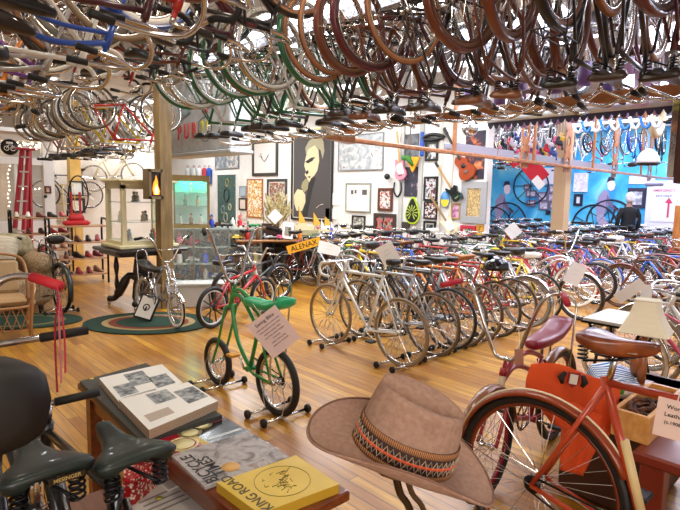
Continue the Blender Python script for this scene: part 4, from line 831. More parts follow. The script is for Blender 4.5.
MB().loft([[(.1, -.008, 1.63*k), (.1, .008, 1.63*k), (.105, 0, 1.64*k)], [(.14, -.016, 1.585*k), (.14, .016, 1.585*k), (.145, 0, 1.595*k)], [(.105, -.01, 1.575*k), (.105, .01, 1.575*k), (.105, 0, 1.58*k)]]).build('nose', mat('#b58a78', .6), pr)
MB().box((.108, 0, 1.545*k), (.012, .04, .007), bev=.002).build('mouth', mat('#8a4a44', .6), pr)
for sy in (-1, 1): MB().lathe([(.004, -.03), (.014, -.02), (.016, .01), (.004, .03)], 8, (.01, sy*.098, 1.61*k)).build('ear', mat('#b58a78', .6), pr)
b = MB().use(mat('#12131a', .75))
b.loft([ring(.74, .13, .21), ring(.95, .12, .2), ring(1.1, .12, .18), ring(1.28, .13, .21), ring(1.38, .11, .2), ring(1.43, .07, .09)])
for sy in (-1, 1): b.tube(cat([(0, sy*.17, 1.38*k), (-.01, sy*.25, 1.2*k), (.0, sy*.275, 1.05*k), (.05, sy*.27, .84*k)], 3), [.07]*4+[.055]*4+[.045]*2, 10)
b.build('jacket', None, pr)
b = MB().use(mat('#15161c', .8))
for sy in (-1, 1): b.tube([(0, sy*.09, .85*k), (0, sy*.1, .5*k), (0, sy*.1, .06)], [.1, .075, .06], 10)
b.build('trousers', None, pr)
for sy in (-1, 1): MB().box((.05, sy*.1, .04), (.27, .1, .08), bev=.025).build('shoe', BLK, pr)
b = MB().use(mat('#e6e4ea', .9)); b.loft([ring(1.55, .05, .1, -.05), ring(1.62, .1, .105, -.02), ring(1.7, .115, .105, -.0), ring(1.77, .08, .08, 0), ring(1.8, .02, .02)]); b.build('hair', None, pr)
for sy in (-1, 1): MB().box((.115, sy*.03, 1.645*k), (.008, .016, .008)).build('eye', BLK, pr)
# ---------------------------------------------------------------- the white shop front with door at the far left
YF = 13.0
def py_z(py, px=30): return P(px, py, Y=YF).z
xr = P(54, 200, Y=YF).x; xj = P(43.5, 200, Y=YF).x; xl = X0
FW = mat('#e2e1e0', .6)
zt, z1, z2, z3, z4 = py_z(134), py_z(141.5), py_z(158), py_z(165), py_z(221)
struct('wall_shopfront', ((xl+xj)/2, YF, (zt+z1)/2), (xj-xl, .16, zt-z1), FW, 'white header of the indoor shop front')
struct('trim_2', ((xr+xj)/2, YF, zt/2), (xr-xj, .2, zt), FW); struct('trim_3', ((xl+xr)/2, YF-.06, zt+.04), (xr-xl+.06, .34, .08), FW)
struct('trim_4', ((xl+xj)/2, YF, (z2+z3)/2), (xj-xl, .14, z2-z3), FW)
d = empty('door_2', ((xl+xj)/2, YF, 0)); tag(d, 'white half-glazed door in the indoor shop front', kind='structure')
MB().box((0, 0, z4/2), (xj-xl, .1, z4)).build('lower_panel', FW, d)
xd = P(16, 190, Y=YF).x; MB().box((xd-(xl+xj)/2, -.0, (z3+z4)/2), (.05, .1, z3-z4)).build('glazing_bar', FW, d)
GLASS = mat('#ffffff', .02, trans=1.0, name='clear_glass')
MB().box((0, .03, (z3+z4)/2), (xj-xl, .01, z3-z4)).build('pane', mat('#dfe8e4', .05, alpha=.12, name='thin_glass'), d)
w_ = empty('window_1', ((xl+xj)/2, YF, (z1+z2)/2)); tag(w_, 'transom window over the white door', kind='structure')
MB().box((0, .03, 0), (xj-xl, .01, z1-z2)).build('pane', mat('#dfe8e4', .05, alpha=.12, name='thin_glass'), w_)
one(MB().box((0, 0, 0), (1.6, .06, 1.9), bev=.02).box((-.0, .02, 1.1), (1.6, .04, .3)), 'lace_curtain', mat('#d8c4ae', .9), 'cream curtain behind the glass of the white shop front', 'curtain', None, ((xl+xj)/2+1.4, YF+.55, 1.6))
e = empty('fairy_lights', (0, YF+.1, 0), 0, 'string of tiny warm fairy lights behind the white door and transom', 'fairy lights')
LED = mat('#ffe9c4', .4, emit=9, name='lit_bulb'); pts = []
for i in range(52):
    if i < 34: q = P(17+i*.78+rnd.uniform(-1, 1), 147+rnd.uniform(-5, 4), Y=YF+.2)
    elif i < 46: q = P(8+rnd.uniform(-1.5, 1.5), 166+(i-34)*4, Y=YF+.2)
    else: q = P(22+(i-46)*4, 189+rnd.uniform(-1, 1), Y=YF+.2)
    q.y = .0; pts.append(q); MB().lathe([(.002, -.017), (.016, 0), (.002, .017)], 6, q).build('bulb', LED, e)
MB().use(mat('#e8e4da', .6)).tube(pts[:34], .003, 3).tube(pts[34:46], .003, 3).build('wire', None, e)
q = P(9.5, 147, Y=YF-.06); e = empty('round_sign', q, 0, 'round black sign with a white bicycle drawing on the transom', 'sign'); e.rotation_euler = (PI/2, 0, 0)
MB().lathe([(.001, 0), (.165, 0), (.165, .02), (.001, .022)], 28).build('disc', BLK, e)
b = MB().use(mat('#e8e4dc', .6))
for x in (-.06, .06): b.tube([(x+.045*math.cos(2*PI*i/12), -.03+.045*math.sin(2*PI*i/12), .024) for i in range(12)], .006, 4, closed=True)
b.tube([(-.06, -.03, .024), (-.02, .04, .024), (.05, .04, .024), (.06, -.03, .024)], .006, 4).box((-.0, .085, .022), (.12, .04, .006)); b.build('bicycle_drawing', None, e)
# red stepladder
RL = mat('#a82c3c', .45); a = P(14, 236, Y=12.2)
e = empty('stepladder', (0, 12.2, 0), 0, 'tall red fibreglass stepladder in front of the white door', 'ladder')
def lx(px, py, Y): return P(px, py, Y=Y)
topL, topR = lx(21, 150, 12.3), lx(30, 150, 12.3)
fl, fr_ = lx(9, 245, 12.0), lx(20, 245, 12.0); fl.z = fr_.z = 0; fl = V((fl.x-.02, -.35, 0)); fr_ = V((fr_.x-.03, -.35, 0))
tl = V((topL.x, .0, topL.z)); tr_ = V((topR.x-.05, .0, topL.z)); bl = V((lx(26, 245, 12.6).x, .45, 0)); br_ = V((lx(31, 245, 12.6).x, .45, 0))
def beam(p0, p1, w1, w2, m): 
    b = MB(); p0, p1 = V(p0), V(p1); b.tube([p0, p1], w1, 4); return b.build('rail', m, e)
for p0, p1 in ((fl, tl), (fr_, tr_), (bl, tl+V((.12, .03, 0))), (br_, tr_+V((.02, .03, 0)))): beam(p0, p1, .045, .03, RL)
for k in range(8):
    t = (k+.7)/8.2; p0, p1 = fl.lerp(tl, t), fr_.lerp(tr_, t); MB().box((p0+p1)/2, ((p1-p0).length+.04, .09, .03)).build('step', mat('#b8b4b0', .4), e)
MB().box((tl+tr_)/2+V((0, .02, .02)), (.34, .2, .05), bev=.01).build('top_cap', RL, e)
frame((44.3, 186, 51, 193.5), ('Y', YF-.102), .035, '#5a3020', mat('#d8b8a8', .7), 'tiny brown framed picture on the white shop front jamb')
one(MB().lathe([(.002, -.02), (.035, -.015), (.035, .015), (.002, .02)], 10, axis='y'), 'door_bell', BLK, 'small black bell on the white jamb', 'bell', None, P(45.5, 196.5, Y=YF-.12))
# cream wall on which two bikes hang
YB = 14.1; xa = 1.0; xb = P(166, 200, Y=YB).x
struct('wall_side', ((xa+xb)/2+1, YB+.08, CEIL/2), (xb-xa-2+.001+2*0+2.0, .16, CEIL), BACKPL, 'cream wall with bikes hung on it') if False else struct('wall_side', ((3.6+xb)/2, YB+.08, CEIL/2), (xb-3.6, .16, CEIL), BACKPL, 'cream wall with bikes hung on it')
SPEC['wall_black'] = dict(style='roadster', col='#2a1c1a', tyre='#241a18', wall='#3a2a26', bar='drop', sadcol='#1c1412', sad='leather')
SPEC['wall_cream'] = dict(col='#c8b98a', tyre='#6a6258', wall='#8a8070', bar='drop', sadcol='#141416', tr=.017)
q = P(69, 196, Y=YB-.3); put('wall_black', q.x, YB-.225, PI, 'dark roadster hung on the cream wall behind the yellow pillar', 'bikes hung on the cream wall', z=q.z-.3)
q = P(117, 178, Y=YB-.3); put('wall_cream', q.x, YB-.225, 0, 'cream racing bike hung on the wall above the display case', 'bikes hung on the cream wall', z=q.z-.3, pitch=-.12)
YPF = ('Y', 13.6-.125)
frame((69.5, 181, 83, 196), YPF, .035, '#141414', mat('#d8dcdc', .6), 'black framed certificate, upper of two on the yellow pillar')
frame((67, 198, 85, 213), YPF, .06, '#141414', vor('note_print', [(0, '#dcdcd0'), (.6, '#c8ca9a'), (.8, '#8c8c88')], 8), 'wider black framed certificate, lower of two on the yellow pillar', mat_w=.04)
# bentwood glass shelves far behind
q = P(64, 222, Y=13.2)
e = empty('brass_rack', (q.x, 13.2, 0), 0, 'thin brass wire rack beside the white shop front', 'rack')
for x in (-.25, .0, .25):
    MB().use(mat('#b89a5a', .3, .8)).cyl((x, 0, 0), (x, 0, 1.75), .01, 6).build('post', None, e)
for z in (.9, 1.3, 1.73): MB().use(mat('#b89a5a', .3, .8)).cyl((-.25, 0, z), (.25, 0, z), .008, 6).build('bar', None, e)
# dark tube shelf with shoes
def shelf(cx, cy, rz, w_, dp, H_, n, label):
    e = empty('shelf_rack', (cx, cy, 0), rz, label, 'shelf', 'tube shelves by the white shop front')
    for sx in (-1, 1): MB().use(DKM).tube(cat([(sx*w_/2, -dp/2, 0), (sx*w_/2, -dp/2, H_-.1), (sx*w_/2, -dp/2+.08, H_), (sx*w_/2, dp/2-.08, H_), (sx*w_/2, dp/2, H_-.1), (sx*w_/2, dp/2, 0)], 4), .018, 7).build('side_frame', None, e)
    for k in range(n): MB().box((0, 0, .16+k*(H_-.28)/(n-1)), (w_, dp, .025)).build('board', mat('#b88a66', .6), e)
    return [(.172+k*(H_-.28)/(n-1)) for k in range(n)]
SHOEC = ['#6a3a2a', '#8a2430', '#c8b8a4', '#2a2426', '#a8785a', '#d8d0c8', '#b03a44', '#4a3a34']
def shoe(x, y, z, rz, c, label, g):
    e = empty('shoe', (x, y, z), rz, label, 'shoe', g)
    MB().loft([[(cx+0, wd*s, zz) for s, zz in ((-1, .012), (-1, h*.6), (-.6, h), (.6, h), (1, h*.6), (1, .012))] for cx, wd, h in ((-.13, .02, .05), (-.12, .034, .1), (-.06, .034, .1), (-.02, .034, .075), (.06, .042, .05), (.12, .036, .038), (.145, .015, .025))]).build('upper', mat(c, .5), e)
    MB().loft([[(cx, wd*s, zz) for s, zz in ((-1, 0), (-1, .012), (1, .012), (1, 0))] for cx, wd in ((-.135, .022), (-.11, .037), (-.02, .035), (.06, .045), (.12, .04), (.15, .014))], smooth=False).build('sole', BLK, e)
n_ = 0
for (cx, cy, w_, H_, ns, nm, lab) in ((2.95, 9.75, .9, 1.12, 4, 'front shoe rack', 'dark tube rack of old shoes, front one with the red hoop machine'), (2.75, 11.2, 1.0, 1.2, 4, 'rear shoe rack', 'dark tube rack of old shoes, behind the front one')):
    zs_ = shelf(cx, cy, -.12, w_, .42, H_, ns, lab)
    for k, z in enumerate(zs_[:-1] if nm[0] == 'f' else zs_):
        for j in range(5):
            c_ = SHOEC[(k*5+j*3+n_) % 8]
            shoe(cx-w_/2+.1+j*(w_-.2)/4, cy-.02+.05*math.sin(j*2), z, -PI/2+rnd.uniform(-.3, .3), c_, '%s old shoe, %s along board %s of the %s' % (['brown', 'crimson', 'sand', 'black', 'tan', 'off-white', 'red', 'dark grey'][(k*5+j*3+n_) % 8], ORD[j], ['one', 'two', 'three', 'four'][k], nm), 'shoes on the '+nm)
    n_ += 3
q = P(86, 232, d=9.2)
e = empty('hoop_machine', (2.95, 9.75, 1.015), 0, 'red machine with uprights and a thin hoop on the front shoe rack', 'machine'); RD = mat('#c4252e', .4)
MB().box((0, 0, .04), (.42, .2, .08), bev=.03).loft([[(x*s, y*s*.6, .08+z) for x, y in ((-.12, -.1), (.12, -.1), (.12, .1), (-.12, .1))] for s, z in ((1, 0), (.9, .08), (.5, .12))]).build('base', RD, e)
for x in (-.07, .07): MB().box((x, 0, .32), (.03, .05, .5), bev=.008).build('upright', RD, e)
MB().tube([(.05+.16*math.cos(2*PI*i/24), 0, .52+.33*math.sin(2*PI*i/24)) for i in range(24)], .012, 6, closed=True).build('hoop', DKM, e)
# floral armchair with pillows, wicker chair, rugs
FLOR = noi('floral_upholstery', [(.3, '#7d6248'), (.45, '#b59d7c'), (.55, '#c7b292'), (.62, '#8c5a48'), (.72, '#a9936e')], 9, .85, Detail=3.0, Distortion=1.5)
STRP = noi('striped_cushion', [(.35, '#b3a690'), (.5, '#dcd4c4'), (.62, '#c4b8a4')], 3, .9, scale=(1, 9, 1))
ac = V((1.32, 8.1, 0)); e = empty('armchair', ac, .1, 'large floral armchair with rounded arms at the left edge', 'armchair')
MB().box((0, -.02, .26), (1.3, .85, .36), bev=.06).build('base', FLOR, e); MB().box((-.06, .0, .5), (.8, .75, .16), bev=.06).build('seat_cushion', FLOR, e)
MB().box((0, .42, .52), (1.25, .24, .8), bev=.09).build('backrest', FLOR, e)
for sx in (-1, 1):
    MB().box((sx*.56, 0, .4), (.24, .92, .5), bev=.06).build('arm', FLOR, e)
    MB().use(FLOR).tube([(sx*.56, -.47, .64), (sx*.56, .45, .64)], .13, 14).build('arm_roll', None, e)
for sx in (-1, 1):
    for sy in (-1, 1): MB().lathe([(.03, 0), (.035, .08)], 8, (sx*.52, sy*.36, 0)).build('foot', mat('#3a2418', .5), e)
def cushion(loc, sz, rot, m, label, g=None):
    n = 8; rings = []
    for i in range(n+1):
        t = -1+2*i/n; w_ = (1-abs(t)**6)*.5+.02; rings.append([(t*sz[0]/2, math.copysign(abs(math.cos(a))**.6, math.cos(a))*sz[1]/2*(.85+.15*w_), math.sin(a)*sz[2]*w_) for a in [2*PI*k/14 for k in range(14)]])
    return one(MB().loft(rings), 'throw_pillow', m, label, 'cushion', g, loc, rot)
cushion(ac+V((.12, -.02, .83)), (.5, .42, .2), (1.1, .2, -.3), STRP, 'pale striped pillow leaning on the floral armchair', 'pillows on the armchair')
cushion(ac+V((.40, .12, .86)), (.46, .34, .2), (1.0, .15, .5), noi('moss_cushion', [(.35, '#8f866a'), (.6, '#b5ab8e')], 6, .9), 'mossy beige pillow on the floral armchair beside the striped one', 'pillows on the armchair')
CANE = mat('#a87646', .4, coat=.3); wc = V((1.22, 6.75, 0)); e = empty('wicker_chair', wc, -.15, 'honey cane armchair with beige back cushion at the left edge', 'wicker chair')
def CT(pts, r=.017, nm='cane_hoop', cl=False): return MB().use(CANE).tube(cat(pts, 5, cl), r, 8, closed=cl).build(nm, None, e)
CT([(-.3, .1, .0), (-.32, .14, .5), (-.3, .28, .88), (-.15, .33, 1.0), (.15, .33, 1.0), (.3, .28, .88), (.32, .14, .5), (.3, .1, .0)], .02, 'back_hoop')
for sx in (-1, 1):
    CT([(sx*.3, .3, .72), (sx*.36, .05, .68), (sx*.37, -.25, .62), (sx*.33, -.34, .45), (sx*.3, -.3, .0)], .02, 'arm')
    CT([(sx*.3, -.3, .12), (sx*.3, .12, .12)], .012, 'stretcher')
    for k in range(5): CT([(sx*.34, -.25+.1*k, .40), (sx*.36, -.2+.1*k, .63)], .007, 'spindle')
for k in range(6): CT([(-.3+.1*k, -.34, .4), (-.2+.1*k, -.34, .1)], .006, 'lattice'); CT([(-.2+.1*k, -.34, .4), (-.3+.1*k, -.34, .1)], .006, 'lattice')
CT([(-.3, -.33, .4), (.3, -.33, .4), (.3, .2, .42), (-.3, .2, .42)], .018, 'seat_rim', True); CT([(-.3, -.33, .1), (.3, -.33, .1)], .012, 'stretcher')
MB().box((0, -.05, .46), (.56, .5, .09), bev=.04).build('seat_cushion', mat('#b8966c', .9), e); o = MB().box((0, 0, 0), (.46, .1, .46), bev=.05).build('back_cushion', mat('#b59a74', .9), e); o.location = (0, .23, .72); o.rotation_euler = (-.25, 0, 0)
e.scale = (.86, .86, .86)
def rug(cx, cy, rx, ry, rz, label, cols):
    e = empty('oval_rug', (cx, cy, 0), rz, label, 'rug', 'braided oval rugs')
    r0 = 1.0; z = .002
    for i, (f_, c_) in enumerate(cols):
        pts = lambda s, zz: [(rx*s*math.cos(2*PI*k/48), ry*s*math.sin(2*PI*k/48), zz) for k in range(48)]
        MB().loft([pts(f_, z), pts(f_, z+.012+.0015*i)], smooth=False).build('braid_band', ramp_mat('braid', 'Wave', [(.3, c_), (.8, c_)], .95, Scale=20.0, bump=.4), e)
a, b_ = P(105, 322, Z=0), P(197, 322, Z=0); c = (a+b_)/2
az_ = math.atan2((b_-a).y, (b_-a).x)
rug(2.68, 6.22, .78, .56, -.75, 'green oval braided rug with tan and rust rings under the silver lowrider', [(1, '#17362a'), (.72, '#a08a5c'), (.62, '#7a3424'), (.5, '#183a2c')])
q = P(28, 322, Z=0); rug(q.x-.1, q.y+.1, .75, .42, -.6, 'green braided rug beside the cane chair, partly hidden', [(1, '#1a3a2c'), (.75, '#6a6a4a'), (.6, '#1c3c2e')])
# dark-fendered bike behind the armchair with its stand
SPEC['dark_fender'] = dict(style='cruiser', col='#15191a', tyre='#121212', tw=.024, bar='cruiser', sad='wide', sadcol='#18181a', fender='#1a2224', r=.33)
q = P(60, 313, Z=0); put('dark_fender', q.x, q.y+.5, U+.06, 'black bike with deep glossy fenders standing behind the floral armchair', 'bikes by the armchair')
stand(q.x, q.y+.02, 0, 'chrome stand under the black bike by the floral armchair')
# ---------------------------------------------------------------- display case on the carved table, fire lantern
CRW = mat('#d3c9a0', .5, name='cream_wood'); q = P(123, 248, Z=.86); tb_ = V((q.x, q.y, 0))
cw, cdp, z0, z1 = .72, .60, .86, 1.75
cc = tb_+V((cw/2, cdp/2, 0))
e = empty('carved_table', cc, 0, 'dark carved pedestal table with caster feet under the cream display case', 'table'); DW = mat('#1f1512', .35, coat=.3)
MB().box((0, 0, .81), (cw+.3, cdp+.3, .05), bev=.015).box((0, 0, .765), (cw+.16, cdp+.16, .05)).build('tabletop', DW, e)
MB().lathe([(.05, .3), (.09, .33), (.06, .4), (.11, .48), (.07, .56), (.05, .64), (.12, .72), (.16, .745)], 16).build('pedestal', DW, e)
for k in range(4):
    a = PI/4+k*PI/2+.2; ca, sa = math.cos(a), math.sin(a)
    l_ = MB().use(DW).tube(cat([(0.04*ca, .04*sa, .36), (.16*ca, .16*sa, .42), (.27*ca, .27*sa, .24), (.36*ca, .36*sa, .1), (.46*ca, .46*sa, .09)], 4), [.05]*6+[.065]*5+[.045]*5+[.035], 8).build('leg', None, e)
    MB().use(STEEL).lathe([(.01, -.012), (.028, -.01), (.028, .01), (.01, .012)], 12, (.44*ca, .44*sa, .028), 'x').build('caster', None, l_)
    MB().lathe([(.012, .15), (.035, .3), (.02, .42), (.04, .55), (.02, .7)], 8, (.33*ca, .33*sa, 0)).build('turned_spindle', DW, e)
e = empty('display_case', cc+V((0, 0, .836)), 0, 'cream wooden glass display case on the dark carved table', 'display case')
MB().box((0, 0, .03), (cw+.12, cdp+.12, .05), bev=.012).box((0, 0, .08), (cw+.02, cdp+.02, .05)).build('plinth', CRW, e)
hh = z1-.836
for sx in (-1, 1):
    for sy in (-1, 1): MB().box((sx*(cw/2-.03), sy*(cdp/2-.03), hh/2), (.06, .06, hh-.1)).build('corner_post', CRW, e)
MB().box((0, 0, hh-.05), (cw, cdp, .1)).box((0, 0, hh+.01), (cw+.1, cdp+.1, .03), bev=.008).build('top', CRW, e)
TG = mat('#e4f0ea', .04, alpha=.10, name='case_glass')
for z in (.36, .63): MB().box((0, 0, z), (cw-.07, cdp-.07, .012)).build('glass_shelf', mat('#b8d8cc', .05, alpha=.45, name='shelf_glass'), e)
for x, y, a, b_ in ((0, -cdp/2+.02, cw-.12, .006), (-cw/2+.02, 0, .006, cdp-.12), (cw/2-.02, 0, .006, cdp-.12)): MB().box((x, y, hh/2), (a, b_, hh-.2)).build('glass_pane', TG, e)
for i in range(10):
    z = (.107, .367, .637)[i % 3]+.836; x = -.24+.12*(i//2); y = -.12+.2*(i % 2); c_ = ['#8a4a34', '#c8ccc4', '#3a3a36', '#9aa8b4', '#b89a6a', '#d8d8d2', '#5a6a5c', '#2a2422', '#a8a49a', '#c04a3a'][i]
    e2 = empty('figurine', cc+V((x, y, z)), rnd.uniform(0, 3), '%s figurine inside the cream display case' % ['rust brown', 'pale grey', 'charcoal', 'blue grey', 'tan', 'white', 'moss green', 'dark brown', 'stone grey', 'brick red'][i], 'figurine', 'figurines in the display case')
    MB().lathe([(.04, 0), (.042, .01), (.03, .03), (.036, .07), (.015, .1)], 10).build('body', mat(c_, .4), e2); MB().lathe([(.004, .095), (.022, .115), (.02, .135), (.003, .145)], 10).build('head', mat(c_, .4), e2)
q = P(151, 184, Y=6.78)
e = empty('flame_lantern', (3.062, 6.9, q.z), 0, 'wooden box lantern with a glowing flame screen on the wooden pillar', 'lantern'); LW = mat('#7c6a4c', .6)
MB().box((0, 0, 0), (.19, .18, .40)).build('box_body', LW, e)
for sx, sz, dx, dz in ((-1, 0, .03, .40), (1, 0, .03, .40), (0, 1, .19, .04), (0, -1, .19, .04)): MB().box((sx*.08, -.1, sz*.18), (dx, .03, dz)).build('front_frame', LW, e)
MB().box((0, -.092, 0), (.135, .006, .33)).build('dark_screen', mat('#180c06', .4), e)
MB().add([(x, -.098, z) for x, z in ((-.03, -.14), (.045, -.14), (.055, -.09), (.03, -.02), (.03, .03), (.005, .12), (-.01, .05), (-.03, .02), (-.045, -.07))]+[(x, -.101, z) for x, z in ((-.03, -.14), (.045, -.14), (.055, -.09), (.03, -.02), (.03, .03), (.005, .12), (-.01, .05), (-.03, .02), (-.045, -.07))], [tuple(range(9)), tuple(range(9, 18))]).build('flame', mat('#ff8a1e', .5, emit=2.0), e)
MB().add([(x, -.104, z) for x, z in ((-.015, -.13), (.03, -.13), (.035, -.09), (.01, -.0), (-.015, -.06))], [tuple(range(5))]).build('flame_core', mat('#ffe08a', .5, emit=3.5), e)
# ---------------------------------------------------------------- metal duct box with letters, hanging behind the pillar
YD = 6.2; a0 = P(172, 150, X=4.6); 
e = empty('duct_box', (0, 0, 0), 0, 'grey metal duct box with red PUB letters hanging beyond the pillar', 'duct'); GRY = noi('galvanised', [(.3, '#a8acb0'), (.7, '#c2c5c7')], 3, .45)
XD = 4.6; ya, yb = P(171, 120, X=XD).y+.3, P(230, 120, X=XD).y; zb_ = P(200, 152, X=XD).z; ztop = P(200, 60, X=XD).z
MB().box((XD+.2, (ya+yb)/2, (zb_+ztop)/2), (.4, ya-yb, ztop-zb_), bev=.03).build('box_body', GRY, e)
MB().box((XD+.2, (ya+yb)/2, zb_-.02), (.46, ya-yb+.08, .07), bev=.02).build('bottom_flange', mat('#b4b7ba', .4), e)
for y in (ya-.2, yb+.2): MB().cyl((XD+.2, y, ztop-.02), (XD+.2, y, CEIL), .012, 6).build('hanger', STEEL, e)
MB().box((XD+.2, yb+.2, ztop+ (CEIL-ztop)/2), (.3, .3, CEIL-ztop)).build('riser', GRY, e)
LR = mat('#d0382e', .5)
def wl(px, py): return P(px, py, X=XD-.004)
for i, ch in enumerate('PUB'):
    q = wl(179.5+7.2*i, 133.3-1.2*i); o = text(ch, .38, LR, e, basis(q, (0, -1, 0), (0, 0, 1)), ext=.012, name='red_letter', sx=.78)
for i, ch in enumerate('2I'):
    q = wl(202+5.5*i, 129.5-1.0*i); text(ch, .36, mat('#cfc81e', .5), e, basis(q, (0, -1, 0), (0, 0, 1)), ext=.01, name='yellow_numeral', sx=.7)
MB().use(BLK).tube(cat([wl(199, 122), wl(198.5, 133), wl(201, 139), wl(207, 141), wl(211, 132), wl(211, 120), wl(206, 116.5)], 5, True), .006, 4, closed=True).build('glass_outline', None, e)
q = wl(205, 110); text('ON', .16, mat('#d03a5a', .5), e, basis(q, (0, -1, 0), (0, 0, 1)), ext=.006, name='pink_letters', sx=.8)
pg = [wl(175, 92), wl(185, 97), wl(190, 113), wl(180.5, 121.5), wl(178, 108)]; n = 5
MB().add([(p_.x-.002, p_.y, p_.z) for p_ in pg]+[(p_.x-.012, p_.y, p_.z) for p_ in pg], [tuple(range(n)), tuple(range(n, 2*n))]+[(i, (i+1) % n, n+(i+1) % n, n+i) for i in range(n)]).build('green_foil_patch', mat('#0c5a48', .3), e)
# ---------------------------------------------------------------- glass counter of toys with the teal-lit cabinet
q = P(178, 262, d=9.6); cx0, cy0 = 4.55, 9.0; CWd = 1.75; CD = .6
M_ = P(212, 262, d=9.6)
ccx, ccy, crz = M_.x, M_.y, -.55
e = empty('glass_counter', (ccx, ccy, 0), crz, 'long glass display counter crowded with colourful toys', 'display counter', None)
ALU = mat('#8d938c', .35, .6)
for x in (-CWd/2, -.3, .3, CWd/2):
    for y in (-CD/2, CD/2): MB().box((x, y, .5), (.03, .03, 1.0)).build('post', ALU, e)
for z in (.06, .36, .66, .985):
    MB().box((0, 0, z), (CWd, CD, .02)).build('shelf', mat('#a8b4ac', .3), e)
MB().box((0, -CD/2-.004, .5), (CWd-.02, .006, .96)).build('glass_front', TG, e); MB().box((0, CD/2, .5), (CWd, .01, .98)).build('back_panel', mat('#b9c0b8', .6), e)
TC = [('red', '#c4242c'), ('yellow', '#e0bc1e'), ('blue', '#2444c0'), ('white', '#e8e6e0'), ('green', '#1e8a4a'), ('orange', '#dc7a22'), ('black', '#1c1c20'), ('pink', '#d86a8a'), ('silver', '#b4b6b8'), ('brown', '#6a4428')]
R2 = Mx.Translation((ccx, ccy, 0)) @ Mx.Rotation(crz, 4, 'Z')
def toy(kind, M, cn, c, label, g):
    e = empty('toy_'+kind, (0, 0, 0), 0, label, 'toy', g); e.matrix_world = M
    if kind == 'car':
        MB().box((0, 0, .035), (.17, .07, .035), bev=.012).box((-.01, 0, .065), (.09, .06, .03), bev=.01).build('body', mat(c, .3, coat=.4), e)
        for sx in (-.05, .05):
            for sy in (-.034, .034): MB().lathe([(.004, -.008), (.02, -.008), (.02, .008), (.004, .008)], 10, (sx, sy, .02), 'y').build('wheel', RUB, e)
    elif kind == 'figure':
        MB().lathe([(.035, 0), (.03, .05), (.04, .09), (.018, .13)], 10).build('torso', mat(c, .5), e); MB().lathe([(.004, .12), (.026, .145), (.024, .165), (.003, .18)], 10).build('head', mat('#d8a888', .5), e); MB().lathe([(.036, .168), (.02, .175), (.016, .195), (.002, .2)], 10).build('hat', mat(c, .5), e)
    elif kind == 'plane':
        MB().tube([(-.1, 0, .04), (0, 0, .045), (.08, 0, .045), (.11, 0, .04)], [.008, .022, .022, .008], 8).build('fuselage', mat(c, .4), e); MB().box((.02, 0, .05), (.05, .26, .008)).build('wing', mat(c, .4), e); MB().box((-.09, 0, .06), (.03, .08, .006)).box((-.09, 0, .08), (.03, .006, .05)).build('tail', mat(c, .4), e); MB().box((.03, 0, .012), (.03, .05, .024)).build('wheels', RUB, e)
    else:
        MB().lathe([(.03, 0), (.034, .01), (.034, .1), (.014, .13), (.014, .155)], 12).build('bottle_body', mat(c, .25), e); MB().lathe([(.016, .155), (.016, .175), (.004, .176)], 10).build('cap', BLK, e)
KN = ['car', 'figure', 'bottle', 'plane']
for k, z in enumerate((.07, .37, .67)):
    for j in range(22):
        cn, c = TC[(j*3+k*4+j//5) % 10]; kd = KN[(j+k*2+j//4) % 3]
        toy(kd, R2 @ Mx.Translation((-CWd/2+.1+j*(CWd-.2)/21, -.19+.15*(j % 3), z)) @ Mx.Rotation(rnd.uniform(-.5, .5), 4, 'Z') @ Mx.Scale(1.4, 4), cn, c, '%s toy %s, %s along the %s shelf of the glass counter' % (cn, kd, ORD[j], ['bottom', 'middle', 'upper'][k]), 'toys in the glass counter')
for j in range(7):
    cn, c = TC[(j*7+2) % 10]; kd = KN[(j*3+1) % 4]
    toy(kd, R2 @ Mx.Translation((.0+j*.125, -.12+.12*(j % 2), .996)) @ Mx.Scale(1.2, 4), cn, c, '%s toy %s standing on top of the glass counter, %s from the teal cabinet' % (cn, kd, ORD[j]), 'toys on top of the counter')
MG = R2 @ Mx.Translation((-.36, .0, .995)); e = empty('glass_cabinet', (0, 0, 0), 0, 'wood-topped glass cabinet glowing teal on the toy counter', 'cabinet'); e.matrix_world = MG
WO = mat('#8a7242', .5); cw2, cd2, ch2 = .64, .46, .92
MB().box((0, 0, .025), (cw2+.06, cd2+.06, .05)).build('base', WO, e); MB().box((0, 0, ch2-.05), (cw2+.02, cd2+.02, .1)).build('top', WO, e)
for sx in (-1, 1):
    for sy in (-1, 1): MB().box((sx*(cw2/2-.015), sy*(cd2/2-.015), ch2/2), (.03, .03, ch2)).build('corner_post', WO, e)
for z in (.38, .62): MB().box((0, 0, z), (cw2-.05, cd2-.05, .01)).build('glass_shelf', mat('#b8d8cc', .05, alpha=.45, name='shelf_glass'), e)
MB().box((0, -cd2/2, ch2/2), (cw2-.06, .006, ch2-.16)).build('glass_front', TG, e)
MB().box((0, cd2/2-.02, ch2/2), (cw2-.05, .01, ch2-.15)).build('back_panel', mat('#bfe8dc', .6), e)
MB().cyl((-.2, .1, ch2-.13), (.2, .1, ch2-.13), .018, 8).build('teal_tube_lamp', mat('#2af0c0', .4, emit=14, name='teal_tube'), e)
l = bpy.data.lights.new('teal_cabinet_glow', 'POINT'); l.energy = 16; l.color = (.1, 1, .75); l.shadow_soft_size = .04; o = bpy.data.objects.new('teal_cabinet_glow', l); C.collection.objects.link(o); o.parent = e; o.location = (0, .0, ch2-.2)
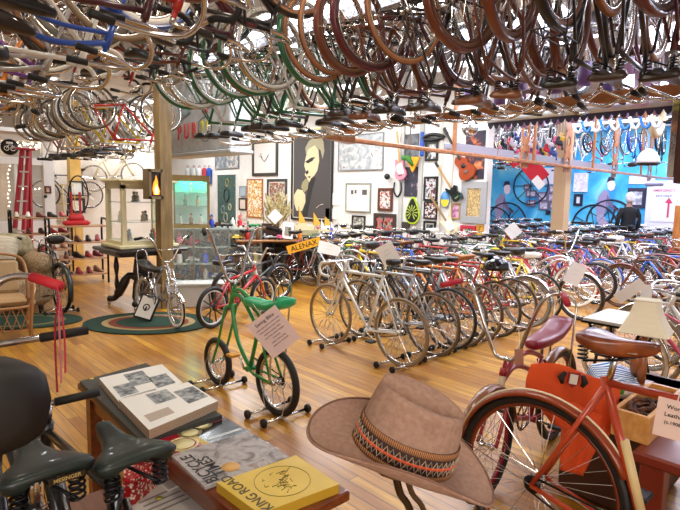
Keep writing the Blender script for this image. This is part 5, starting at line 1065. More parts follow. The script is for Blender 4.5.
for i, (x, z) in enumerate(((-.18, .055), (0, .055), (.17, .055), (-.1, .387), (.12, .387), (.0, .627))):
    toy('figure' if i % 2 else 'bottle', MG @ Mx.Translation((x, .02, z)), '', ['#c8d8c8', '#8a6a4a', '#e0e4d8', '#6a8a7a', '#c8b48a', '#dcdcd0'][i], '%s ornament inside the teal-lit cabinet' % ['mint', 'brown', 'white', 'sage', 'sand', 'ivory'][i], 'ornaments in the teal cabinet')
# white low box in front of the counter
q = P(200, 297, d=7.4); e = one(MB().box((0, 0, .16), (1.0, .3, .32), bev=.01).box((0, 0, .33), (1.04, .34, .02)), 'low_white_box', mat('#c4c2bd', .5), 'low white box on the floor below the toy counter', 'box', None, (q.x, q.y+.2, 0), (0, 0, -.55))
# ---------------------------------------------------------------- desk of model boats below the pictures
dq = P(292, 239, Z=.8); DX, DY = 7.6, 9.1
a, b_ = P(236, 240, Z=.8), P(340, 240, Z=.8)
cxd, cyd = (a.x+b_.x)/2, (a.y+b_.y)/2; DL = (a-b_).length; rzd = math.atan2((b_-a).y, (b_-a).x)
e = empty('long_desk', (cxd, cyd, 0), rzd, 'long brown wooden desk crowded with models below the framed pictures', 'desk')
MB().box((0, .35, .78), (DL, .75, .04), bev=.01).build('desktop', wood('desk_wood', '#8a5a30', '#b07c48'), e)
MB().box((0, .68, .4), (DL-.1, .03, .72)).build('back_panel', mat('#3a2c24', .6), e)
for sx in (-1, 1):
    for sy in (.05, .65): MB().box((sx*(DL/2-.05), sy, .38), (.06, .06, .76)).build('leg', mat('#4a3022', .5), e)
MD = Mx.Translation((cxd, cyd, .8)) @ Mx.Rotation(rzd, 4, 'Z')
def on_desk(px, dy=.3):
    # distance along the desk at the ray of this photo column
    r = ray(px, 235); o = V((cxd, cyd)); u = V((math.cos(rzd), math.sin(rzd))); n_ = V((-u.y, u.x)); o2 = o+n_*dy
    t = (o2.x*n_.x+o2.y*n_.y)/(r.x*n_.x+r.y*n_.y); return ((V((r.x*t, r.y*t))-o2).dot(u))
def D(px, dy=.3, z=0, rz=0): return MD @ Mx.Translation((on_desk(px, dy), dy, z)) @ Mx.Rotation(rz, 4, 'Z')
def deskthing(name, px, dy, label, c, rz=0, z=0): e = empty(name, (0, 0, 0), 0, label, c); e.matrix_world = D(px, dy, z, rz); return e
def ship(px, dy, hull, sail, label, s=1, dark=False):
    e = deskthing('model_ship', px, dy, label, 'model ship')
    MB().loft([[(x*s, y*w_*s, z*s) for y, z in ((-1, .14), (-.8, .06), (0, .02), (.8, .06), (1, .14))] for x, w_ in ((-.3, .05), (-.22, .08), (0, .09), (.2, .07), (.34, .005))], smooth=False).box((0, 0, .012), (.3*s, .1, .024)).build('hull', mat(hull, .5), e)
    MB().box((-.06*s, 0, .17*s), (.3*s, .1*s, .07*s)).box((-.1*s, 0, .22*s), (.16*s, .08*s, .05*s)).build('deckhouse', mat('#cfc4a0' if not dark else '#4a2e20', .5), e)
    for k, x in enumerate((-.15, .08, .26)):
        MB().cyl((x*s, 0, .1*s), (x*s, 0, (.5-.06*k)*s), .006, 5).build('mast', mat('#5a3a22', .5), e)
        if sail: h = (.48-.06*k)*s; MB().add([(x*s, -.003, .2*s), (x*s+.13*s, -.003, .22*s), (x*s, -.003, h), (x*s, .003, .2*s), (x*s+.13*s, .003, .22*s), (x*s, .003, h)], [(0, 1, 2), (3, 5, 4), (0, 1, 4, 3), (1, 2, 5, 4), (2, 0, 3, 5)]).build('sail', mat(sail, .7), e)
ship(273, .25, '#3a2218', None, 'dark brown model ship on the long desk', 1.15, True)
ship(308, .3, '#c0b48c', '#d8a83c', 'cream model boat with yellow sails on the long desk', 1.2)
ship(327, .2, '#8a8a84', '#e8e6e0', 'small grey model boat with white sails at the desk end', .8)
e = deskthing('dried_grass_bunch', 276, .5, 'tall bunch of dried beige grass and pods in a pot on the desk', 'dried plant', 0)
MB().lathe([(.09, 0), (.12, .12), (.1, .18)], 12).build('pot', mat('#4a3826', .6), e)
DR = noi('dried_stems', [(.35, '#8a7648'), (.6, '#c8b888')], 8, .9)
for k in range(46):
    a = rnd.uniform(0, 2*PI); rr = rnd.uniform(.05, .34); h = rnd.uniform(.35, .82)
    MB().use(DR).tube([(0, 0, .1), (rr*.4*math.cos(a), rr*.4*math.sin(a), h*.6), (rr*math.cos(a), rr*.6*math.sin(a), h), (rr*1.1*math.cos(a), rr*.7*math.sin(a), h+.07)], [.005, .007, .028, .008], 5).build('stem', None, e)
e = deskthing('lace_lamp', 246, .35, 'cluster of small ivory ornaments at the left end of the desk', 'ornament')
for k in range(14): MB().lathe([(.03, 0), (.045, .03), (.03, .07), (.02, .1)], 8, (-.2+.1*(k % 5), -.1+.1*(k//5), .0+.1*(k % 3 == 1))).build('ivory_piece', mat('#dcd6c4', .6), e) if k % 3 != 1 else MB().lathe([(.05, 0), (.035, .1), (.05, .2), (.01, .24)], 8, (-.2+.1*(k % 5), -.1+.1*(k//5), 0)).build('ivory_piece', mat('#cfc8b4', .6), e)
e = deskthing('white_card', 275, .05, 'white diamond-shaped card standing in front of the dried grass', 'card', z=.0); o = MB().box((0, 0, 0), (.2, .006, .2)).build('card_sheet', PAPER, e); o.location = (0, 0, .42); o.rotation_euler = (0, PI/4, 0); MB().cyl((0, 0.01, 0), (0, .01, .42), .006, 5).build('stick', BLK, e)
e = deskthing('picture_stand', 287, .04, 'white-bordered photo card leaning on the desk edge', 'photo card'); o = MB().box((0, 0, .17), (.19, .012, .3)).build('card_sheet', PAPER, e); o.rotation_euler = (-.2, .12, 0); o = MB().box((0, -.012, .16), (.12, .008, .16)).build('print', mat('#8a8272', .6), e); o.rotation_euler = (-.2, .12, 0)
for i in range(30):
    px = 237+i*3.5; cn, c = TC[(i*3+1) % 10]
    toy(KN[(i*3) % 4], D(px, .08+.2*(i % 3), 0, rnd.uniform(0, 3)) @ Mx.Scale(1.1, 4), cn, c, '%s toy %s on the long desk, %s from its left end' % (cn, KN[(i*3) % 4], ORD[i]), 'toys on the long desk')
# mountain bikes before the desk with the yellow and the white sign
SPEC['mtb_side'] = dict(style='mtb', col='#7a1a20', tyre='#141416', tw=.026, bar='flat', sadcol='#141416', r=.32, wb=1.02)
q = P(288, 287, Z=0); put('mtb_side', q.x+.5, q.y+.05, .0, 'dark red mountain bike side-on before the desk, carrying a yellow sign', 'mountain bikes before the desk')
put('mtb_black', q.x+1.0, q.y+.5, .1, 'black mountain bike side-on behind the one with the yellow sign', 'mountain bikes before the desk')
put('mtb_black', q.x-.1, q.y+.75, .15, 'black mountain bike side-on at the left end before the desk', 'mountain bikes before the desk')
def sheet(px, py, d, w_, h, ang, col, label, lines=(), tcol='#1c1c1e', name='paper_sign', c='sign', face=None, group=None, string=True):
    q = P(px, py, d=d); e = empty(name, q, 0, label, c, group)
    fz = face if face is not None else math.atan2(-q.y, -q.x)+PI/2
    M = Mx.Translation(q) @ Mx.Rotation(fz, 4, 'Z') @ Mx.Rotation(PI/2, 4, 'X') @ Mx.Rotation(math.radians(ang), 4, 'Z'); e.matrix_world = M
    MB().box((0, 0, 0), (w_, h, .003)).build('sheet', mat(col, .75), e)
    if string: MB().use(WHITE).tube([(0, h*.45, -.002), (.004, h*.5+.04, -.01), (0, h*.5+.09, -.05)], .0015, 4).build('string', None, e)
    for (s, y, size) in lines: text(s, size, mat(tcol, .6), e, Mx.Translation((0, y*h, .0022)), name='lettering')
    return e
sheet(304, 245.5, 8.75, .58, .14, 17, '#e8a81c', 'long yellow sign with black lettering on the dark red mountain bike', [('ALENAX', -.02, .12)], '#1a1410')
sheet(329, 248.5, 8.6, .36, .2, -10, '#f0efec', 'white paper sign beside the long yellow sign', [('- - - -', .2, .04), ('- - - - -', -.05, .04)], '#8a8a8a')
sheet(388, 254, 5.0, .17, .2, 30, '#ffffff', 'white paper sign hung among the handlebars behind the white racing bike', [('- - -', .2, .03), ('- - - -', 0, .03)], '#8a8a8a')
sheet(513, 231, 7.0, .17, .17, 42, '#f0f0f2', 'small white paper sign high in the front floor row below the pin board', [], '#8a8a8a')
# ---------------------------------------------------------------- silver lowrider on the rug, red stunt bike, green lowrider
SPEC['silver_krate'] = dict(style='krate', col='#c2c2c6', fmetal=.9, tyre='#151517', wall='#e8e6de', tw=.022, r=.25, rf=.21, wb=.88, bar='ape', sad='banana', sadcol='#1a1a1c', fender=1, springer=1, chromefork=1, zs=.52, zh=.7)
put('silver_krate', 2.81, 6.19, -U, 'silver lowrider bike with springer fork and tall bars on the green rug', 'lowrider bikes', z=.016, near=True)
e = empty('framed_card', P(146, 308, d=6.45), 0, 'black framed white card leaning against the silver lowrider', 'framed card'); q = P(147, 308, Z=.17)
e.matrix_world = Mx.Translation((q.x, q.y, .175)) @ Mx.Rotation(math.radians(-45), 4, 'Z') @ Mx.Rotation(math.radians(62), 4, 'X') @ Mx.Rotation(math.radians(-14), 4, 'Z')
MB().box((0, 0, 0), (.24, .31, .03), bev=.006).build('frame', BLK, e); MB().box((0, 0, .016), (.2, .27, .004)).build('card', PAPER, e); MB().lathe([(.03, .018), (.045, .018), (.045, .021), (.03, .021)], 14, closed=True).box((0, -.02, .02), (.02, .06, .004)).build('black_emblem', BLK, e)
SPEC['red_bmx_near'] = dict(SPEC['red_bmx'], tr=.017)
put('red_bmx_near', 3.6, 5.62, .25, 'red and white stunt bike with black mag wheels beside the green rug', 'small bikes on the open floor', near=True)
SPEC['black_bmx'] = dict(style='bmx', col='#2a2c30', tyre='#141416', tw=.028, r=.29, wb=.95, bar='flat', sadcol='#141416', post=.18, spokes=12, spoke_r=.008)
put('black_bmx', 4.3, 6.3, .1, 'black small-wheeled bike behind the red stunt bike', 'small bikes on the open floor')
GRN = '#1f8a3a'
SPEC['green_krate'] = dict(style='krate', col=GRN, tyre='#17171a', wall='#1a1a1c', tw=.026, r=.255, rf=.205, wb=.83, bar='tall', sad='banana', sadcol='#18a468', zs=.69, zh=.86, crank=-120, pedcol='#c88a1e', tr=.016, stay=False)
g = put('green_krate', 2.23, 3.40, U, 'green lowrider bike with green banana seat on two chrome stands', 'lowrider bikes', near=True, z=.0)
stand(2.24, 2.98, 0, 'chrome floor stand under the rear wheel of the green lowrider'); stand(2.22, 3.80, 0, 'chrome floor stand under the front wheel of the green lowrider')
# ribs over the banana seat
for ch in g.children:
    if ch.name.startswith('saddle'):
        for i in range(14):
            x = min(v.co.x for v in ch.data.vertices)+.03+.033*i
            vs = [v.co for v in ch.data.vertices]; near_ = [v for v in vs if abs(v.x-x) < .06]
            zt_ = max(v.z for v in near_); wy = max(v.y for v in near_)
            MB().use(mat('#22b878', .3, coat=.4)).tube([(x, -wy*.8, zt_-.012), (x, 0, zt_+.001), (x, wy*.8, zt_-.012)], .007, 6).build('seat_rib', None, ch)
sheet(274, 332, 3.50, .235, .285, 38, '#ecd2ce', 'pinkish white sign reading Swing Bike hung on the green lowrider', [('Swing Bike', .36, .034)]+[(s, .24-.085*i, .015) for i, s in enumerate(['a bike that steers at both ends', 'front wheel and rear wheel', 'made for young riders', 'one of the oddest designs', 'of its time', 'ridden side by side', 'please do not touch'])], '#3a2a2c', face=math.atan2(-3.0, -2.2)+PI/2)
MB().lathe([(.002, -.01), (.03, -.006), (.03, .006), (.002, .01)], 12, axis='y').build('reflector', mat('#c01818', .3), g, (-.56, 0, .62))
# tagged chrome chopper at the near end of the far row
SPEC['chopper'] = dict(style='krate', col='#d2d2d4', fmetal=.8, tyre='#3c2a22', wall='#2c211c', tw=.026, r=.33, wb=1.0, bar='ape', sad='wide', sadcol='#e6e4e0', chromefork=1, springer=1, zs=.66, zh=.84, fender=1)
put('chopper', 7.2, 3.3, -U-.08, 'chrome cruiser with white paper tag and tall bars at the row corner', 'tagged chrome bikes', near=True)
sheet(575, 274, 6.55, .19, .28, -22, '#e9e6e4', 'white paper tag hanging on the chrome cruiser at the row corner', [('- - -', .2, .03), ('- - -', 0, .03)], '#7a7a7a', name='paper_tag', c='tag')
sheet(630, 291, 3.6, .075, .2, -48, '#f4eeea', 'white paper tag lying askew behind the lamp shade', [], name='paper_tag', c='tag')
sheet(646, 291, 3.7, .07, .09, 5, '#ececec', 'small white tag dangling just above the lamp shade', [], name='paper_tag', c='tag')
# ---------------------------------------------------------------- maroon banana-seat bike and orange roadster at the right
SPEC['maroon_krate'] = dict(style='krate', col='#9a1626', tyre='#141416', tw=.024, r=.31, wb=1.02, bar='straight', grip='#b01a30', sad='banana', sadcol='#86102c', fender='#8c5a3a', head='#d8c8ac', zs=.64, zh=.68, rim='#7a1420', stay=False)
put('maroon_krate', 2.93, 1.42, PI+.08, 'maroon child bike with glitter seat and tall red-gripped bars', 'bikes at the right foreground', near=True)
SPEC['orange_roadster'] = dict(style='roadster', col='#b8401e', tyre='#15110f', wall='#15110f', tw=.021, r=.365, wb=1.12, bar='cruiser', grip='#1a1a1a', sad='leather', sadmat=noi('worn_brown_leather', [(.3, '#5c2812'), (.6, '#8a4420'), (.75, '#a05628')], 5, .28, coat=.5), springs=1, fender='#8c3a1e', rim='#6e2814', sads=.98, sx=.07, zs=.86, zh=.90, tr=.0165, crank=-60, rack=0, spokes=36)
o = put('orange_roadster', 2.04, .36, -U+.0, 'orange-red roadster with sprung brown leather saddle, close at the right', 'bikes at the right foreground', z=.085, near=True)
bbx = -.56+.43; MB().use(mat('#d9c08a', .4)).tube([(bbx-.03, 0, .38), (bbx-.115, 0, .66)], .0185, 10).build('cream_tube_band', None, o)
MB().use(mat('#e6d8b8', .3)).tube([(-.56+.384*math.cos(math.radians(a)), .0, .365+.384*math.sin(math.radians(a))) for a in range(25, 206, 6)], .0045, 6).build('cream_fender_line', None, o)
stand(2.06, .96, .0, 'chrome stand under the rear wheel of the orange-red roadster'); STAND_Z = 0
sheet(674, 420, 1.62, .10, .125, -4, '#e6c8bc', 'pinkish sign hung on the orange-red top tube at the right edge', [('World', .3, .018), ('Leather', .1, .018), ('(c.1908)', -.1, .015)], '#2a1a1a')
# orange shirt draped over the bikes
SH_ = mat('#e0521c', .85, name='orange_cloth')
q0 = P(578, 380, d=2.42)
def cloth(px_rows, d0, m, nm, parent, thick=.012):
    rings = []
    for row in px_rows:
        top = [P(x, y, d=d0+dd) for x, y, dd in row]; back = [P(x, y, d=d0+dd+thick*2) for x, y, dd in reversed(row)]
        rings.append([tuple(v) for v in top+back])
    b = MB().loft(rings); o = b.build(nm, m, parent); s = o.modifiers.new('smooth', 'SUBSURF'); s.levels = s.render_levels = 2; return o
e = empty('orange_shirt', (0, 0, 0), 0, 'bright orange shirt draped between the maroon bike and the roadster', 'shirt')
def hanging_cloth(edges, d0, m, nm, parent, nc=14, amp=.022, sub=4):
    rows = []
    L = cat([(a[0], a[1], 0) for a, b_ in edges], sub); R2_ = cat([(b_[0], b_[1], 0) for a, b_ in edges], sub); rings = []
    for i, (a, b_) in enumerate(zip(L, R2_)):
        fr_, bk = [], []; v = i/(len(L)-1)
        for k in range(nc+1):
            u = k/nc; x, y = a.x+(b_.x-a.x)*u, a.y+(b_.y-a.y)*u
            if i == 0: y -= 6*math.sin(PI*min(1, u*1.6))*(u < .63)
            dd = d0+amp*(math.sin(u*9+v*3)+.6*math.sin(u*17-v*5))*(.35+v)+.05*math.cos(v*PI/2)*0
            fr_.append(P(x, y, d=dd)); bk.append(P(x, y, d=dd+.006))
        rings.append([tuple(p_) for p_ in fr_+bk[::-1]])
    return MB().loft(rings).build(nm, m, parent)
hanging_cloth([((531, 364), (621, 383)), ((526, 380), (620, 394)), ((527, 396), (617, 410)), ((541, 410), (612, 426)), ((552, 424), (607, 444))], 2.42, SH_, 'body', e)
hanging_cloth([((562, 405), (604, 415)), ((561, 430), (600, 440)), ((560, 450), (592, 458)), ((560, 470), (583, 476))], 2.39, SH_, 'sleeve', e, 8, .012)
q = P(573, 380, d=2.36); L_ = basis(q, CR, CU) 
bd = empty('printed_badge', (0, 0, 0)); bd.parent = e; bd.matrix_world = L_ @ Mx.Rotation(-.2, 4, 'Z') @ Mx.Scale(.8, 4)
MB().add([(x, y, z) for z in (0, .004) for x, y in ((-.035, .04), (.035, .045), (.032, -.02), (0, -.045), (-.03, -.02))], [(0, 1, 2, 3, 4), (5, 6, 7, 8, 9)]+[(i, (i+1) % 5, 5+(i+1) % 5, 5+i) for i in range(5)]).build('red_shield', mat('#8c1414', .7), bd)
MB().box((0, .005, .005), (.045, .055, .004)).build('white_field', mat('#ece4d8', .7), bd)
for sx in (-1, 1): MB().tube([(sx*.05, .035, 0), (sx*.07, .0, .0), (sx*.055, -.03, 0)], [.012, .02, .01], 8).build('dark_wing', mat('#20140e', .7), bd)
# table at the right with box, striped cloth and lamp
RT = mat('#7a2a18', .4, coat=.3); tz = .60
e = empty('red_table', (2.98, .25, 0), 0, 'low red-brown wooden table with square legs at the right', 'table')
MB().box((0, 0, tz-.025), (1.35, .8, .05), bev=.01).build('tabletop', RT, e)
for sx in (-1, 1):
    for sy in (-1, 1): MB().box((sx*.6, sy*.33, (tz-.05)/2), (.09, .09, tz-.05), bev=.006).build('leg', RT, e)
q = P(648, 446, Z=tz); PW = wood('pale_pine', '#c98a44', '#e2aa62', (2, 10, 10), .5)
e = empty('wooden_box', (q.x, q.y, tz), 0, 'open pale pine box of rusty chains on the red table', 'box'); bl_, bw = .5, .15; bh = .12
for c_, d_ in (((bl_/2, .01, bh/2), (bl_, .02, bh)), ((bl_/2, bw-.01, bh/2), (bl_, .02, bh)), ((.01, bw/2, bh/2), (.02, bw-.04, bh)), ((bl_-.01, bw/2, bh/2), (.02, bw-.04, bh))): MB().box(c_, d_, bev=.002).build('side_board', PW, e)
MB().box((bl_/2, bw/2, .01), (bl_-.04, bw-.04, .02)).build('bottom', PW, e)
RU = noi('rusty_iron', [(.3, '#2a1c16'), (.6, '#5c3826'), (.75, '#8a5230')], 9, .7)
for i in range(9):
    cx, cy = rnd.uniform(.08, bl_-.08), rnd.uniform(.08, bw-.08); z = tz+.035+.02*(i % 5)
    e2 = one(MB().use(RU).tube([(.05*math.cos(2*PI*k/18), .035*math.sin(2*PI*k/18), .006*math.sin(k*2)) for k in range(18)], .011, 5, closed=True), 'chain_loop', None, 'rusty chain loop in the pine box', 'chain', 'rusty chains in the pine box', (q.x+cx, q.y+cy, z), (rnd.uniform(-.3, .3), rnd.uniform(-.3, .3), rnd.uniform(0, 3)))
one(MB().lathe([(.001, 0), (.03, 0), (.034, .02), (.02, .05), (.001, .055)], 10), 'green_bottle_cap', mat('#2a8a2e', .4), 'green plastic cap on top of the rusty chains', 'cap', None, (q.x+.2, q.y+.2, tz+.125))
q = P(612, 378, Z=tz+.04); BWS = ramp_mat('blue_white_stripes', 'Wave', [(.45, '#3a74b4'), (.55, '#e8eaec')], .85, (1, 1, 1), Scale=9.0, interp='CONSTANT')
e = one(MB().loft([[(x, y, z) for y, z in ((-.12, .0), (-.1, .05), (0, .07+.015*math.sin(i*2)), (.1, .05), (.12, 0))] for i, x in enumerate((-.2, -.12, 0, .1, .2))]), 'striped_cloth', BWS, 'folded blue and white striped cloth on the dark crate under the saddle', 'cloth', None, (q.x, q.y-.02, tz), (0, 0, .5))
q = P(645, 335, d=2.85); lx_, ly_ = q.x, q.y
e = empty('low_crate', (3.12, .93, 0), 0, 'dark wooden crate under the table lamp', 'crate')
MB().box((0, 0, .31), (.62, .44, .58), bev=.01).build('crate_body', mat('#4a2a1c', .6), e); MB().box((0, 0, .59), (.64, .46, .02)).build('lid', mat('#5a3422', .5), e)
e = empty('table_lamp', (lx_, ly_, tz), math.radians(8), 'table lamp with flared square cream shade and round wooden base', 'lamp'); LWD = mat('#9c5a2c', .35, coat=.3)
zb2 = P(645, 331, d=2.85).z-tz; zt2 = P(645, 299, d=2.85).z-tz
MB().box((0, 0, .015), (.16, .12, .03), bev=.008).lathe([(.02, .03), (.025, .1), (.014, zb2+.02)], 12).build('base', LWD, e)
MB().lathe([(.001, -.025), (.095, -.025), (.1, 0), (.095, .025), (.001, .025)], 26, (.07, .03, .145), 'y').build('wooden_disc', LWD, e)
SHD = mat('#f0e8d0', .8, name='cream_linen'); rings = []
for t in [i/6 for i in range(7)]:
    s = .118*(1-t)+.056*t-.009*math.sin(PI*t); z = zb2+(zt2-zb2)*t; c_ = .012
    rings.append([(s, s-c_, z), (s-c_, s, z), (-s+c_, s, z), (-s, s-c_, z), (-s, -s+c_, z), (-s+c_, -s, z), (s-c_, -s, z), (s, -s+c_, z)])
MB().loft(rings, smooth=False, cap=True).build('lamp_shade', SHD, e)
for z, s in ((zb2, .119), (zt2, .058)): MB().tube([(s, s-.012, z), (s-.012, s, z), (-s+.012, s, z), (-s, s-.012, z), (-s, -s+.012, z), (-s+.012, -s, z), (s-.012, -s, z), (s, -s+.012, z)], .004, 5, closed=True).build('shade_trim', mat('#e6dfc8', .7), e)
# small iron table with white top
q = P(606, 317, Z=.72); e = empty('iron_side_table', (q.x+.1, q.y-.1, 0), 0, 'small iron table with a white top and papers behind the lamp', 'table')
MB().box((0, 0, .71), (.52, .42, .02)).build('tabletop', mat('#dcd6cc', .5), e); MB().box((0, 0, .692), (.54, .44, .016)).build('iron_frame', DKM, e)
for sx in (-1, 1):
    for sy in (-1, 1): MB().use(DKM).tube(cat([(sx*.22, sy*.18, .69), (sx*.15, sy*.13, .45), (sx*.2, sy*.16, .2), (sx*.24, sy*.2, .0)], 4), .012, 6).build('leg', None, e)
# ---------------------------------------------------------------- felt hat on its bentwood stand
hc = P(402, 452, d=1.03)
FELT = noi('taupe_felt', [(.35, '#9a7866'), (.65, '#a88672')], 40, .95, bump=.12)
ht_ = empty('cowboy_hat', (0, 0, 0), 0, 'taupe felt cowboy hat with patterned band, large in front', 'hat')
vx = (CR*math.cos(math.radians(19))-CU*math.sin(math.radians(19))); up = V((0, 0, 1)) - vx*vx.z; up = up.normalized()
towards = -CF; up = (up + towards*.06).normalized(); up = (up-vx*up.dot(vx)).normalized()
yy = up.cross(vx); ht_.matrix_world = Mx(((vx.x, yy.x, up.x, hc.x), (vx.y, yy.y, up.y, hc.y), (vx.z, yy.z, up.z, hc.z), (0, 0, 0, 1))) @ Mx.Diagonal((1.03, 1.03, 1.03, 1))
NA = 64; b = MB().use(FELT)
def brim(a, t, dz=0):
    ca, sa = math.cos(a), math.sin(a); rx = .098+(.188-.098)*t; ry = .083+(.158-.083)*t
    curl = .034*(abs(sa)**1.8)*t**2.2; yc = ry*(1-.16*t*abs(sa)**2)
    dip = -.012*(abs(ca)**2)*t
    return (rx*ca, yc*sa, curl+dip+dz+.004*math.sin(3*a)*t)
T_ = [0, .12, .3, .5, .7, .86, .97, 1.0]
rings = [[brim(2*PI*k/NA, t, .0022) for k in range(NA)] for t in T_]+[[brim(2*PI*k/NA, t, -.0022) for k in range(NA)] for t in reversed(T_)]
b.loft(rings, cap=False); b.build('brim', None, ht_)
MB().use(mat('#7d5a4a', .9)).tube([brim(2*PI*k/NA, .965, .003) for k in range(NA)], .0022, 5, closed=True).build('edge_binding', None, ht_)
def crown(a, t):
    # t: 0 at the band seam, .6 at the top edge, 1 at the centre of the top
    ca, sa = math.cos(a), math.sin(a)
    zt = .117-.16*(.098*ca)*.6
    if t <= .6:
        u = t/.6; s = 1-.10*u**1.2-.05*u**6
        s -= .09*math.exp(-((u-.72)/.2)**2)*abs(sa)**1.5*math.exp(-((ca-.25)/.5)**2)
        return (.098*s*ca, .083*s*sa, (zt-.006)*u)
    u = (t-.6)/.4; s = .86*(1-u)**.85 if u > .08 else .855
    x, y = .098*s*ca, .083*s*sa
    k = min(1, max(0, (u-.05)/.25)); crease = .040*math.exp(-((y+.002)/.020)**2)*k
    return (x, y, .117-.16*x*.6+.004*math.sin(min(1, u*3)*PI)-crease)
ts = [i/24 for i in range(25)]; rings = [[crown(2*PI*k/NA, t*.995) for k in range(NA)] for t in ts]
o = MB().use(FELT).loft(rings, cap=True).build('crown', None, ht_)
BH = .055
def band_pt(a, z, off):
    x, y, zz = crown(a, min(.6, .6*z/(.117-.006-.16*.098*math.cos(a)*.6))); n_ = math.hypot(x, y); return (x*(1+off/n_), y*(1+off/n_), z)
def band_ring(z, off): return [band_pt(2*PI*k/NA, z, off) for k in range(NA)]
def band(z0_, z1_, o0, o1, m, nm): MB().loft([band_ring(z0_, o0), band_ring(z0_, o1), band_ring((z0_+z1_)/2, o1), band_ring(z1_, o1), band_ring(z1_, o0)], cap=False).build(nm, m, ht_)
band(.003, BH, .0008, .0026, mat('#3a2620', .85), 'band')
BT = ramp_mat('woven_border', 'Wave', [(.4, '#6a4028'), (.6, '#b07a4c')], .85, Scale=90.0)
band(.003, .012, .0026, .0038, BT, 'band_border'); band(BH-.011, BH, .0026, .0038, BT, 'band_border')
band(BH/2-.0022, BH/2+.0022, .0026, .0044, mat('#e0552a', .8), 'orange_stripe')
for ph, c_, am in ((0, '#c4a684', .0135), (.5, '#9a8a78', .0135), (.25, '#8a6a58', .008)):
    pts = []; NZ = 26
    for k in range(NZ*2):
        for q_ in range(3):
            f0 = (am if k % 2 else -am); f1 = -f0; zz = BH/2+f0+(f1-f0)*q_/3
            pts.append(band_pt(2*PI*((k+q_/3)+ph*2)/(NZ*2), zz, .0036))
    MB().use(mat(c_, .8)).tube(pts, .0009, 4, closed=True).build('zigzag_thread', None, ht_)
q = P(404, 478, d=1.03); pts1 = [P(395, 474, d=1.05), P(397, 486, d=1.06), P(402, 500, d=1.08), P(410, 515, d=1.10)]
e = empty('bentwood_hat_stand', (q.x+.04, q.y-.04, 0), 0, 'dark bent double-rail stand under the cowboy hat', 'hat stand'); base = V((q.x+.04, q.y-.04, 0))
DBW = mat('#1c1210', .2, coat=.6)
for j, off in enumerate((0, 10)):
    pp = [P(395+off, 470, d=1.05), P(400+off*1.2, 493, d=1.07), P(413+off*1.4, 522, d=1.10)]
    low = pp[-1].copy(); pp += [V((low.x+.03, low.y-.03, .68)), V((low.x+.02, low.y-.02, .3)), V((low.x, low.y, .03))]
    MB().use(DBW if j == 0 else mat('#7a7066', .15, .9)).tube(cat([p_-base for p_ in pp], 6), .008 if j == 0 else .006, 10).build('bent_rail', None, e)
low = P(417, 518, d=1.10); MB().lathe([(.16, 0), (.165, .02), (.05, .035)], 24, (low.x-base.x, low.y-base.y, 0)).build('base', DBW, e)
MB().use(DBW).lathe([(.001, -.02), (.06, -.015), (.07, .0), (.001, .012)], 16, hc-base+V((-.0, .0, -.012))).tube([hc-base+V((0, 0, -.02)), P(399, 474, d=1.05)-base], .012, 8).build('hat_rest', None, e)
# ---------------------------------------------------------------- reading bench with books
BW_ = wood('red_brown_bench_wood', '#5e2a14', '#8a4522', (12, 2, 12), .3, .4); BZ = .60
e = empty('reading_bench', (1.07, 2.03, 0), 0, 'long low red-brown bench holding books and magazines', 'bench')
MB().box((-.03, .03, BZ-.02), (.37, 1.70, .04), bev=.006).build('bench_top', BW_, e)
for sx in (-1, 1):
    MB().box((-.03+sx*.14, .03, BZ-.08), (.03, 1.5, .08)).build('apron', BW_, e)
    for sy in (-1, 1): MB().box((-.03+sx*.14, .03+sy*.74, (BZ-.04)/2), (.06, .06, BZ-.04)).build('leg', BW_, e)
def slab(corners, z, th, m, name, parent, side=None):
    """flat item whose top face is seen at the given photo corners"""
    t = [P(x, y, Z=z) for x, y in corners]; n = len(t)
    b = MB().use(m).add([(p_.x, p_.y, z) for p_ in t], [tuple(range(n))]).use(side or m)
    b.add([(p_.x, p_.y, z) for p_ in t]+[(p_.x, p_.y, z-th) for p_ in t], [(i, (i+1) % n, n+(i+1) % n, n+i) for i in range(n)]+[tuple(range(2*n-1, n-1, -1))])
    return b.build(name, None, parent), t
def book(label, c, name, group='books and magazines on the bench'): return empty(name, (0, 0, 0), 0, label, c, group)
DKG = mat('#3a3d3c', .5)
e = book('dark grey album with a yellow dot lying under the open scrapbook', 'album', 'grey_album')
o, t = slab([(80, 381), (146, 363), (222, 415), (141, 440)], BZ+.03, .03, DKG, 'cover', e); q = P(89, 378.5, Z=BZ+.031); MB().lathe([(.001, 0), (.011, 0), (.011, .001), (.001, .0012)], 12, (q.x+.01, q.y-.01, BZ+.0305)).build('yellow_dot', mat('#d8d020', .5), e)
e = book('open scrapbook of old bicycle photographs, thick on the bench', 'scrapbook', 'open_scrapbook')
PGS = ramp_mat('page_edges', 'Wave', [(.4, '#8a6a54'), (.6, '#cdb89c')], .8, Scale=60.0, bands_direction='Z')
PG = mat('#f2f1ec', .5)
slab([(99, 378), (162, 364), (183, 383), (119, 402)], BZ+.062, .032, PG, 'far_page', e, PGS)
slab([(119, 399.5), (188, 382), (218, 401), (149, 430)], BZ+.070, .04, PG, 'near_page', e, PGS)
OLDP = noi('old_photo', [(.3, '#4a4e52'), (.5, '#8f9498'), (.65, '#b9bcbc')], 14)
def quadpt(c4, u, v): a, b_, c_, d_ = [V((x, y, 0)) for x, y in c4]; return (a.lerp(b_, u)).lerp(d_.lerp(c_, u), v)
def patch(c4, u0, v0, u1, v1, z, m, nm, parent):
    pts = [quadpt(c4, u, v) for u, v in ((u0, v0), (u1, v0), (u1, v1), (u0, v1))]; return slab([(p_.x, p_.y) for p_ in pts], z, .0008, m, nm, parent)[0]
F4 = [(99, 378), (162, 364), (183, 383), (119, 402)]; N4 = [(119, 399.5), (188, 382), (218, 401), (149, 430)]
